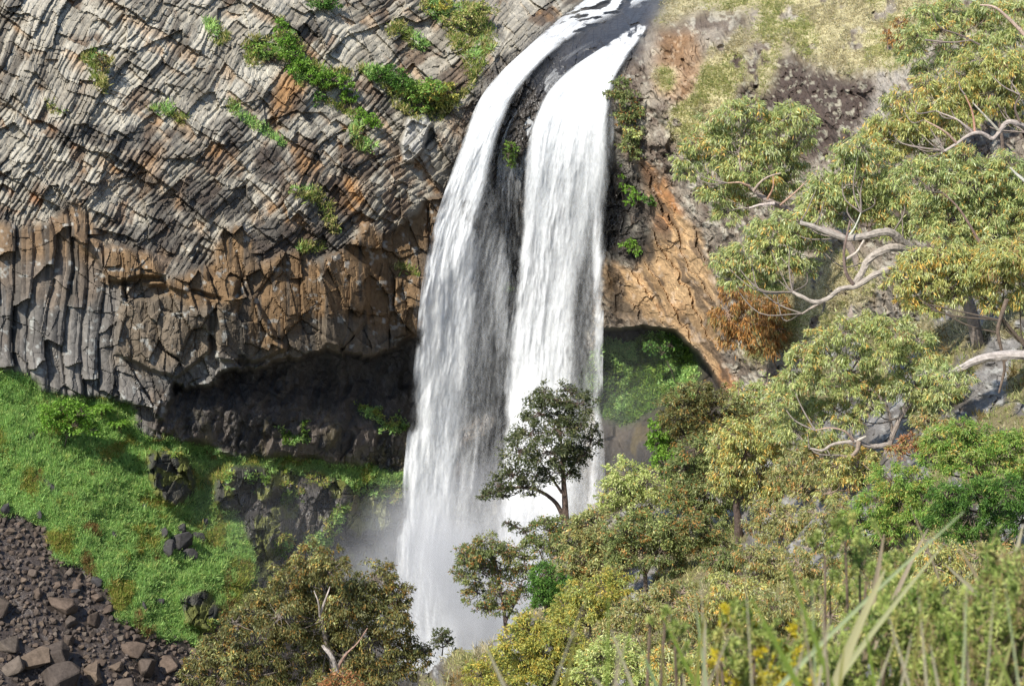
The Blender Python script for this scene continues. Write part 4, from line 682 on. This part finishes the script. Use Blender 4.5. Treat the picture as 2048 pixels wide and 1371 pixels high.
tufts('grass', 'short bright green grass covering the talus slope under the left cliff', 40000, (-400, 735, 840, 1300), talok, far_pt, 12, 9, 1.25, [('turf'), ('turfyellow', .57, 60), ('turfbrown', .68, 35)], (.05, -.45, 1.0), .5)
tufts('grass', 'dry pale grass lying over the hilltop right of the falls', 36000, (1280, -130, 2540, 730), lambda a, b: fDry(a, b) * (a > 1240), far_pt, 8, 7, 1.5, [('straw'), ('strawgreen', .52, 80)], (-.35, -.45, .25), .45)
tufts('grass', 'dry grass between the trees of the hillside', 21000, (840, 500, 2870, 1500), fNg, near_pt, 9, 13, 2.2, [('straw'), ('strawgreen', .48, 90), ('turfbrown', .56, 50)], (-.25, -.3, .8), .5)
LEDGE = [[(400,40),(470,80),(460,95),(395,60)],[(180,90),(230,110),(220,180),(190,150)],[(300,210),(360,240),(350,255),(295,225)],[(700,240),(760,300),(745,310),(690,255)],[(460,200),(520,240),(505,250),(450,215)],[(90,200),(140,230),(130,240),(85,212)],[(500,75),(560,70),(560,110),(510,120)],[(560,40),(600,90),(600,170),(560,120)],[(590,140),(700,150),(720,185),(610,170)],[(840,20),(900,5),(960,40),(1000,100),(960,130),(900,70)],[(600,0),(680,0),(670,20),(610,15)],[(720,130),(800,140),(900,200),(930,150),(960,140),(900,230),(880,240),(800,200),(740,170)],[(520,230),(580,290),(560,300),(500,250)],[(585,365),(640,380),(690,440),(700,465),(650,440),(590,390)],[(760,40),(830,70),(850,110),(780,80)],[(590,480),(640,470),(650,500),(600,505)],[(880,0),(1010,10),(1000,30),(890,20)],[(640,190),(740,240),(730,250),(640,210)],[(840,560),(850,560),(820,540),(795,520),(790,535)],[(930,120),(985,110),(980,150),(940,160)]]
ledge_z = Field(X0, Y0, ST, np.clip(sum(blur(inpoly(PX + W1 * 60, PY + W2 * 60, p), 2) for p in LEDGE), 0, 1))
tufts('ledge_grass', 'mixed green and dry grass growing along the ledges of the left cliff', 6200, (80, -5, 1015, 570), lambda a, b: ledge_z(a, b), far_pt, 9, 10, 2.4, [('ledge'), ('turf', .54, 50)])
tufts('moss', 'green moss and ferns lining the back of the right-hand hollow', 5000, (1140, 660, 1410, 870), lambda a, b: fMoss(a, b), far_pt, 8, 8, 3, [('moss'), ('turf', .52, 50)], (-.2, -.4, .2), .7, 'moss')
MOS = [[(500,935),(640,930),(830,945),(830,975),(760,985),(640,960),(520,960)],[(560,1100),(650,1040),(690,1000),(700,1040),(690,1090),(600,1110)],[(440,940),(500,930),(490,970),(460,1010),(430,1020)],[(480,1110),(560,1080),(620,1090),(560,1150),(500,1180)],[(385,1240),(470,1240),(460,1300),(390,1290)],[(710,800),(790,780),(810,880),(760,870)],[(600,830),(625,830),(625,910),(600,900)],[(310,895),(370,890),(380,920),(330,930)],[(545,840),(600,850),(590,880),(550,880)],[(780,930),(830,930),(830,985),(790,1000)],[(520,990),(600,970),(620,1000),(560,1010)],[(420,1180),(560,1160),(540,1230),(430,1240)]]
mos_z = Field(X0, Y0, ST, np.clip(sum(blur(inpoly(PX + W1 * 80, PY + W2 * 80, p), 2) for p in MOS) * sst(.40, .52, fbm(U / 1.3, Vv / 1.3, 4, 199)), 0, 1))
tufts('moss', 'yellow-green moss on the dark wet rocks below the left hollow', 6500, (300, 770, 835, 1310), lambda a, b: mos_z(a, b), far_pt, 8, 6, 2.6, [('moss'), ('turf', .5, 60), ('turfyellow', .55, 40)], (0, -.4, .5), .7, 'moss')
# ------------------------------------------------------------------ stones
import bmesh
def stone_mesh(name, seed, flat, col):
    rg = np.random.default_rng(seed); bm = bmesh.new()
    for p in unit(rg.normal(size=(16, 3))) * rg.uniform(.8, 1.05, (16, 1)): bm.verts.new(np.clip(p * 1.25, -.85, .85) * np.array((1, rg.uniform(.65, .95), flat)))
    r = bmesh.ops.convex_hull(bm, input=bm.verts[:]); bmesh.ops.delete(bm, geom=list({e for e in r['geom_interior'] + r['geom_unused'] if isinstance(e, bmesh.types.BMVert)}), context='VERTS')
    bmesh.ops.bevel(bm, geom=bm.edges[:], offset=.05, segments=1, affect='EDGES', clamp_overlap=True)
    bmesh.ops.triangulate(bm, faces=bm.faces[:])
    me = bpy.data.meshes.new(name); bm.to_mesh(me); bm.free()
    a = me.attributes.new('Col', 'FLOAT_COLOR', 'POINT'); a.data.foreach_set('color', np.tile(np.array(col + (1.0,), np.float32), len(me.vertices))); me.materials.append(M_BOULD); return me
SB = [stone_mesh('boulder', 900 + i, f, c) for i, (f, c) in enumerate([(.6,(.105,.078,.06)),(.75,(.085,.066,.053)),(.5,(.125,.094,.07)),(.8,(.07,.056,.047)),(.65,(.115,.093,.075)),(.7,(.08,.06,.047))])]
SD = [stone_mesh('rock', 950 + i, f, (.05,.047,.047)) for i, f in enumerate((.6,.8,.7))]
def put(me, name, px, py, rpx, label, cat, group=None, sq=(1, 1, 1)):
    p = far_pt(px, py); r = rpx * np.linalg.norm(p - CAM) * K
    o = link(name, me); o.location = p + np.array((0, -.1 * r, .3 * r)); o.scale = (r * sq[0], r * sq[1], r * sq[2]); o.rotation_euler = (RNG.uniform(-.45, .45), RNG.uniform(-.45, .45), RNG.uniform(0, 6.28)); return tag(o, label, cat, group)
BIG = [(128,1216,27,'broad flat-faced boulder at the upper edge of the scree'),(2,1222,26,'boulder cut by the left picture edge above the scree slabs'),(70,1325,34,'long slab-sided boulder in the scree bottom left'),(116,1322,34,'tall pale-faced boulder right of the long slab'),(24,1338,24,'square boulder left of the long slab'),(190,1244,18,'upright boulder with a deep shadow on its right side'),(266,1305,24,'smooth grey boulder at the misty right end of the scree'),(290,1338,22,'cracked flat boulder below the smooth grey one'),(190,1352,24,'brown boulder at the bottom edge of the scree'),(122,1372,40,'largest rounded boulder, half cut by the bottom edge'),(22,1292,24,'sloping grey boulder beside the left picture edge'),(215,1222,14,'small pointed boulder just under the grass edge'),(335,1335,22,'moss-streaked boulder nearest the spray'),(255,1385,30,'boulder cut off by the bottom edge near the olive gum')]
for i, (x, y, r, lb) in enumerate(BIG): put(SB[i % 6], 'boulder', x, y, r * 1.15, lb, 'boulder', 'boulders in the scree')
for i, (x, y, r, lb) in enumerate([(320,1068,13,'grey upright rock on the green slope, left of three dark ones'),(362,1090,20,'largest dark rock on the green slope'),(336,1104,15,'flat dark rock leaning against the largest one on the slope'),(374,1116,15,'low dark rock below the largest one on the slope'),(362,1062,11,'small dark rock just above the largest one on the slope'),(397,1078,11,'dark rock with a mossy top right of the largest one'),(100,972,13,'dark overhanging rock alone in the left of the green slope'),(410,1046,7,'pebble-like grey rock under the mossy outcrops'),(288,1014,6,'little dark rock in the middle of the green slope'),(76,1032,8,'brown rock at the top edge of the scree grass'),(228,1072,7,'reddish rock half sunk in the green slope'),(194,1166,10,'reddish flat rock low on the green slope'),(70,878,9,'dark rock in a mossy patch near the left edge'),(152,1186,7,'grey rock by the grass tongue of the scree'),(320,1206,8,'reddish rock below the grass beside the spray'),(284,1216,9,'dark rock at the lower end of the green slope'),(12,1020,9,'brown rock on the grass at the left picture edge')]):
    put(SD[i % 3], 'rock', x, y, r * 1.45, lb, 'rock', 'rocks on the green slope')
pts = [(b[0], b[1], b[2] * 1.25) for b in BIG]; n = 0
for _ in range(60000):
    x = RNG.uniform(-30, 470); y = RNG.uniform(1000, 1400)
    if fScr(x, y) < .5: continue
    r = 6.5 + 9.5 * RNG.random() ** 2.5 * (.6 + .7 * (y - 1000) / 400)
    if n > 150: r = min(r, 8)
    if any((x - a) ** 2 + (1.35 * (y - b_)) ** 2 < (.80 * (r + c)) ** 2 for a, b_, c in pts): continue
    pts.append((x, y, r)); put(SB[n % 6], 'boulder', x, y, r, 'dark brown angular boulder lying loose in the scree', 'boulder', 'loose boulders filling the scree'); n += 1
    if n >= 285: break
mv = [np.array([v.co for v in m.vertices]) for m in SB]; mf = [np.array([p.vertices[:] for p in m.polygons]) for m in SB]; g = Geo()
for _ in range(5600):
    x = RNG.uniform(-400, 560); y = RNG.uniform(985, 1500)
    if fScr(x, y) < .4 + .3 * RNG.random(): continue
    p = far_pt(x, y); r = RNG.uniform(2.2, 6) * np.linalg.norm(p - CAM) * K; k = RNG.integers(6); A = np.linalg.qr(RNG.normal(size=(3, 3)))[0]
    g.add((mv[k] * r) @ A.T + p + np.array((0, 0, .2 * r)), np.concatenate([mf[k], mf[k][:, 2:]], 1) if mf[k].shape[1] == 3 else mf[k], np.array((.085, .068, .058)) * RNG.uniform(.55, 1.4))
# triangles only: rebuild without the doubled corner
V = np.concatenate(g.V); F = np.concatenate(g.F)[:, :3]
tag(link('scree', mk('scree', V, F, M_BOULD, np.concatenate(g.C))), 'small dark stones between the boulders of the scree', 'stones', None, 'stuff')
# ------------------------------------------------------------------ shrubs and creepers on the cliffs
SH = 'shrubs on the ledges of the left cliff'
for bx, by, lb, pl, lbl in [
 (578,140,[(562,52,14),(572,80,17),(582,108,19),(596,132,20)],'bright','long green creeper shrub climbing the left cliff near the top'),
 (650,172,[(618,150,20),(645,158,22),(668,160,18),(690,166,14)],'bright','dense green shrub mat at the lower end of the long creeper'),
 (525,108,[(512,98,14),(535,100,13)],'fresh','small green shrub left of the long creeper'),
 (780,182,[(760,150,20),(785,148,22),(805,162,20)],'green','dark green shrub on the ledge halfway to the falls'),
 (835,225,[(820,180,24),(850,186,26),(868,172,20),(840,208,20)],'fresh','large loose green shrub above the pale leaning slab'),
 (892,222,[(880,200,20),(896,182,20),(905,206,16)],'yellow','yellow-green shrub beside the black rock at the falls'),
 (705,205,[(700,190,14),(690,200,10)],'bright','tiny bright shrub in a crack right of the creeper'),
 (742,250,[(722,228,12),(740,238,14),(752,248,10)],'bright','bright green shrub low in the crack above the slab'),
 (640,200,[(636,196,12),(628,205,9)],'green','dark little shrub below the dense mat'),
 (880,30,[(862,14,16),(890,12,16)],'yellow','yellowish shrub at the top edge of the left cliff'),
 (930,60,[(905,40,20),(935,35,20),(960,20,16),(950,60,16)],'ledge','dry green shrub at the top near the river'),
 (205,140,[(203,118,13),(208,132,10)],'olive','lone dull shrub in the grey rock face at upper left'),
 (660,18,[(640,4,20),(665,10,16)],'green','dark shrub on the top ledge above the creeper')]:
    tree('shrub', lbl, 'shrub', (bx, by), lb, pl, leaf=(6, 3), lai=4, hang=.2, r0=1.2, far=True, group=SH, dY=-.6)
for bx, by, lb, pl, lbl in [
 (1258,330,[(1240,165,16),(1228,190,14),(1250,195,24),(1262,225,24),(1248,235,20),(1270,265,20),(1262,290,22),(1278,310,14),(1215,188,8)],'mixed','dense dark shrub hanging over the right edge of the falls'),
 (1288,275,[(1258,262,10),(1272,268,10)],'pale','pale flowering spray on the shrub at the right edge of the falls'),
 (1248,400,[(1246,330,7),(1247,350,7),(1245,370,6)],'bright','thin green creeper hanging below the dense dark shrub'),
 (1272,410,[(1262,380,11),(1272,392,12),(1258,405,8)],'bright','bright green fern tuft on the black wet rock'),
 (1300,420,[(1295,398,12),(1310,405,10)],'green','darker fern tuft right of the bright one on the wet rock'),
 (1272,510,[(1262,486,11),(1274,498,12),(1248,490,8)],'bright','lowest green fern tuft on the black wet rock'),
 (1352,765,[(1340,690,14),(1320,705,16),(1300,690,12)],'green','leafy plant clump under the lip of the right hollow'),
 (1030,600,[(1010,572,8),(1020,576,8)],'moss','moss tuft glimpsed between the two streams'),
 (1030,330,[(1022,292,12),(1018,310,12),(1024,328,8)],'moss','moss tuft on the black rock high between the streams')]:
    tree('fern' if 'fern' in lbl else 'shrub' if 'shrub' in lbl or 'plant' in lbl or 'spray' in lbl else 'creeper' if 'creeper' in lbl else 'moss_tuft', lbl, 'plant', (bx, by), lb, pl, leaf=(6, 2.8), lai=4, hang=.5, r0=1.2, far=True, dY=-1.0)
tree('bush', 'dense light green bush at the top of the green slope', 'bush', (128, 890), [(100,820,22),(130,815,26),(165,828,22),(110,845,26),(150,850,26),(180,855,18)], 'bright', leaf=(6,3.4), lai=4, hang=.3, r0=1.5, far=True, dY=-1)
def tree_fern(px, py, rpx, label):
    b = far_pt(px, py + 22); s = np.linalg.norm(b - CAM) * K; R_ = rpx * s; root = tag(empty('tree_fern', b), label, 'tree fern', 'tree ferns under the left cliff'); g = Geo(); tw = Geo(); top = b + np.array((0, -.5, 24 * s))
    tube(tw, [b - np.array((0, 0, .3)), (b + top) / 2, top], [.22, .16, .14], (.09, .06, .04), 7)
    for k in range(15):
        a = k * 2.4; h = np.array((math.cos(a), math.sin(a), 0)); t = np.linspace(0, 1, 22)[1:]
        P = top + h * (t * R_)[:, None] + np.array((0, 0, 1)) * (R_ * (.55 * t - .75 * t * t))[:, None]; sd_ = np.cross(h, (0, 0, 1))
        for sg in (-1, 1): leafset(g, P, unit(sd_ * sg + h * .35 + np.array((0, 0, -.25)) + 0 * P), R_ * .30 * (1.05 - t), np.full(len(t), R_ * .09), pick('bright', len(t)) * .95)
    tw.build('trunk', M_BARK_R, root, b); g.build('crown', M_LEAF, root, b)
tree_fern(205, 812, 30, 'upper tree fern with arching light green fronds under the cliff'); tree_fern(240, 842, 28, 'lower tree fern beside the dark end of the hollow')
# ------------------------------------------------------------------ viewpoint plants, close and out of focus
def shrub_near(label, Y, lobes, pal, leaf, lai, top=None):
    cxp = np.mean([l[0] for l in lobes]); p = at(cxp, 1371, Y); b = np.array((p[0], Y, bank_z(p[0], Y) - .05)); s = mpp(cxp, 1371, Y)
    root = tag(empty('heath_shrub', b), label, 'shrub', 'heath shrubs at the viewpoint'); g = Geo(); tw = Geo()
    for x, y, r in lobes:
        c = at(x, y, Y + RNG.uniform(-.5, .5)); tube(tw, [b, b * .5 + c * .5 + RNG.normal(size=3) * .06, c], [.02, .012, .006], (.14, .10, .07), 5)
        for _ in range(int(lai * r * r / 260)):                # upright feathery sprigs
            q = c + unit(RNG.normal(size=3)) * r * s * RNG.random() ** .4; L_ = r * s * RNG.uniform(.5, .9); d = unit(np.array((RNG.normal() * .45, RNG.normal() * .4, 1.0))); e = q + d * L_
            tube(tw, [q - d * L_ * .6, e], [.004, .002], (.17, .13, .07), 4); m = 70; t = RNG.random(m) ** .8
            P = q + (e - q) * t[:, None]; leafset(g, P, unit(d * .8 + RNG.normal(size=(m, 3)) * .7), leaf[0] * s * RNG.uniform(.6, 1.2, m), leaf[1] * s * np.ones(m), pick(pal, m, np.zeros(m, int), .6) if top is None or RNG.random() > .25 else pick(top, m))
    tw.build('stem', M_BARK_R, root, b); g.build('crown', M_LEAF, root, b)
PAL.update({'heath': [((.18,.215,.06),4),((.125,.16,.04),3),((.235,.255,.085),2),((.26,.24,.08),1),((.06,.10,.02),1.5)], 'flower': [((.55,.45,.03),3),((.40,.36,.04),2)], 'heathbrown': [((.22,.17,.08),2),((.18,.19,.06),2)]})
shrub_near('tall blurred heath shrub at the right edge', 7.5, [(2000,1160,60),(2030,1240,80),(1960,1270,80),(2040,1340,80),(1900,1340,80),(1980,1370,80),(2080,1290,80)], 'heath', (16, 3.2), 3, 'heathbrown')
shrub_near('blurred green heath shrub left of the tall one', 8.0, [(1850,1230,55),(1780,1270,60),(1720,1310,60),(1800,1345,70),(1880,1290,70),(1700,1370,60),(1640,1340,50),(1840,1380,70)], 'heath', (16, 3.2), 2.8)
shrub_near('feathery heath shrub with its tips against the scrub', 9.0, [(1690,1060,30),(1740,1090,32),(1650,1110,30),(1800,1130,36),(1720,1150,40),(1780,1190,46),(1660,1180,36),(1830,1200,46),(1720,1220,50)], 'heath', (14, 2.8), 1.9)
shrub_near('low heath shrub with a yellow flower head', 7.0, [(1470,1240,30),(1510,1290,44),(1560,1340,50),(1480,1350,44),(1610,1290,40),(1440,1300,30),(1590,1370,50)], 'heath', (16, 3.2), 3, 'flower')
shrub_near('thin leafy sprig shrub near the bottom centre', 7.2, [(1330,1240,20),(1350,1290,26),(1365,1340,28),(1300,1250,14)], 'heath', (14, 2.8), 2.2)
def tussock(label, Y, blades):
    x0 = np.mean([b_[2] for b_ in blades]); p = at(x0, 1371, Y); b = np.array((p[0], Y, bank_z(p[0], Y) - .04)); root = tag(empty('grass_tussock', b), label, 'grass tussock', 'grass tussocks at the viewpoint')
    for k, (tx, ty, bx_, by_, w_, col) in enumerate(blades):
        yy = Y + RNG.uniform(-.35, .35); T = at(tx, ty, yy); Q = at(bx_, by_, yy); s = mpp(tx, ty, yy); d = Q - T; z = bank_z(Q[0], yy) - .05
        foot = Q + d * max(0.0, min(4.0, (Q[2] - z) / max(1e-3, -d[2]))) if d[2] < 0 else Q
        t = np.linspace(0, 1, 14)[:, None]; P = foot + (T - foot) * t + np.array((0, 0, 1)) * (.05 * np.sin(np.pi * t)) * np.linalg.norm(T - foot) + np.array((.3, .4, 0)) * (t - 1) * .0
        wv_ = (w_ * s * .56) * np.minimum(1, 1.25 * (1.02 - t[:, 0]) ** .55) * (.55 + .45 * np.minimum(1, t[:, 0] * 3)); sd_ = np.cross(unit(T - foot), unit(T - CAM)); sd_ = unit(sd_ + np.array((0, RNG.uniform(-.35, .35), 0))) * (1 if sd_[0] > 0 else -1); A = P - sd_ * wv_[:, None]; B_ = P + sd_ * wv_[:, None]; M_ = P + np.array((0, .25, -.1)) * wv_[:, None]
        V = np.concatenate([A, M_, B_]); n = len(P); i = np.arange(n - 1); F = np.concatenate([np.stack([i, i + n, i + n + 1, i + 1], 1), np.stack([i + n, i + 2 * n, i + 2 * n + 1, i + n + 1], 1)])
        g = Geo(); g.add(V, F, np.array(col)); g.build('blade', M_GRASS, root, b)
ST_, GR_, OL_, PG_ = (.52,.46,.30), (.22,.30,.05), (.24,.23,.06), (.40,.46,.24)
tussock('tussock with one pale straw blade at the bottom left of the slope', 5.6, [(968,1284,1002,1371,13,ST_),(930,1345,938,1390,9,OL_),(880,1340,884,1390,9,ST_)])
tussock('tussock with an olive blade leaning right at the bottom centre', 5.2, [(1152,1262,1134,1371,14,OL_),(1182,1348,1212,1390,11,ST_)])
tussock('tussock with a long straw blade leaning left', 6.0, [(1222,1258,1258,1371,11,ST_),(1283,1298,1308,1371,12,(.30,.40,.18)),(1318,1265,1328,1371,8,OL_),(1365,1345,1372,1390,9,ST_)])
tussock('tussock with upright straw and green blades beside the yellow flower', 6.2, [(1411,1236,1408,1345,12,ST_),(1400,1225,1396,1330,10,GR_),(1322,1225,1372,1350,13,GR_),(1438,1300,1434,1371,10,(.36,.26,.17))])
tussock('tussock with the tallest bright green blade', 5.0, [(1574,1128,1648,1371,18,GR_),(1500,1190,1580,1371,20,GR_),(1516,1320,1528,1371,10,(.40,.34,.06))])
tussock('tussock with a broad pale blade arching up to the right', 6.0, [(1928,1022,1752,1214,12,PG_),(1885,1090,1796,1218,13,(.42,.42,.22)),(1770,1138,1742,1206,20,(.45,.42,.22))])
tussock('tussock of short dead blades behind the arching pale blade', 8.0, [(1768,1068,1758,1132,13,(.42,.33,.22)),(1856,1056,1832,1110,10,(.42,.34,.24)),(1888,1126,1925,1168,11,ST_),(1972,1142,2012,1210,13,(.48,.42,.34)),(1820,1010,1850,1100,6,(.38,.3,.2)),(1912,1085,1935,1130,9,(.42,.33,.2)),(2046,1048,2036,1092,12,ST_),(2005,1100,1990,1160,9,(.4,.33,.22))])
tussock('tussock of fine green blades in the bottom right corner', 5.5, [(1960,1230,2010,1371,12,(.28,.33,.08)),(1890,1240,1910,1371,11,GR_),(2030,1260,2000,1371,12,(.34,.36,.12)),(1730,1250,1745,1371,11,GR_),(1690,1270,1680,1371,10,(.34,.33,.1)),(1850,1300,1870,1371,10,GR_)])

RB_ = np.random.default_rng(5)
for x0, n_, lb in ((1180, 5, 'tussock of sparse mixed blades at the bottom centre'), (1420, 5, 'tussock of thin upright blades below the yellow flower'), (1620, 5, 'tussock of green and dead blades left of the blurred heath'), (1780, 5, 'tussock of crossing straw blades in front of the blurred heath'), (1920, 6, 'tussock of long thin blades against the tall heath shrub')):
    bl = []
    for _ in range(n_):
        tx = x0 + RB_.uniform(-70, 90); ty = RB_.uniform(1130, 1290); bl.append((tx, ty, tx + RB_.uniform(-60, 40), 1371, RB_.uniform(6, 11), [ST_, GR_, OL_, PG_, (.40, .33, .22)][RB_.integers(5)]))
    tussock(lb, RB_.uniform(4.6, 6.0), bl)
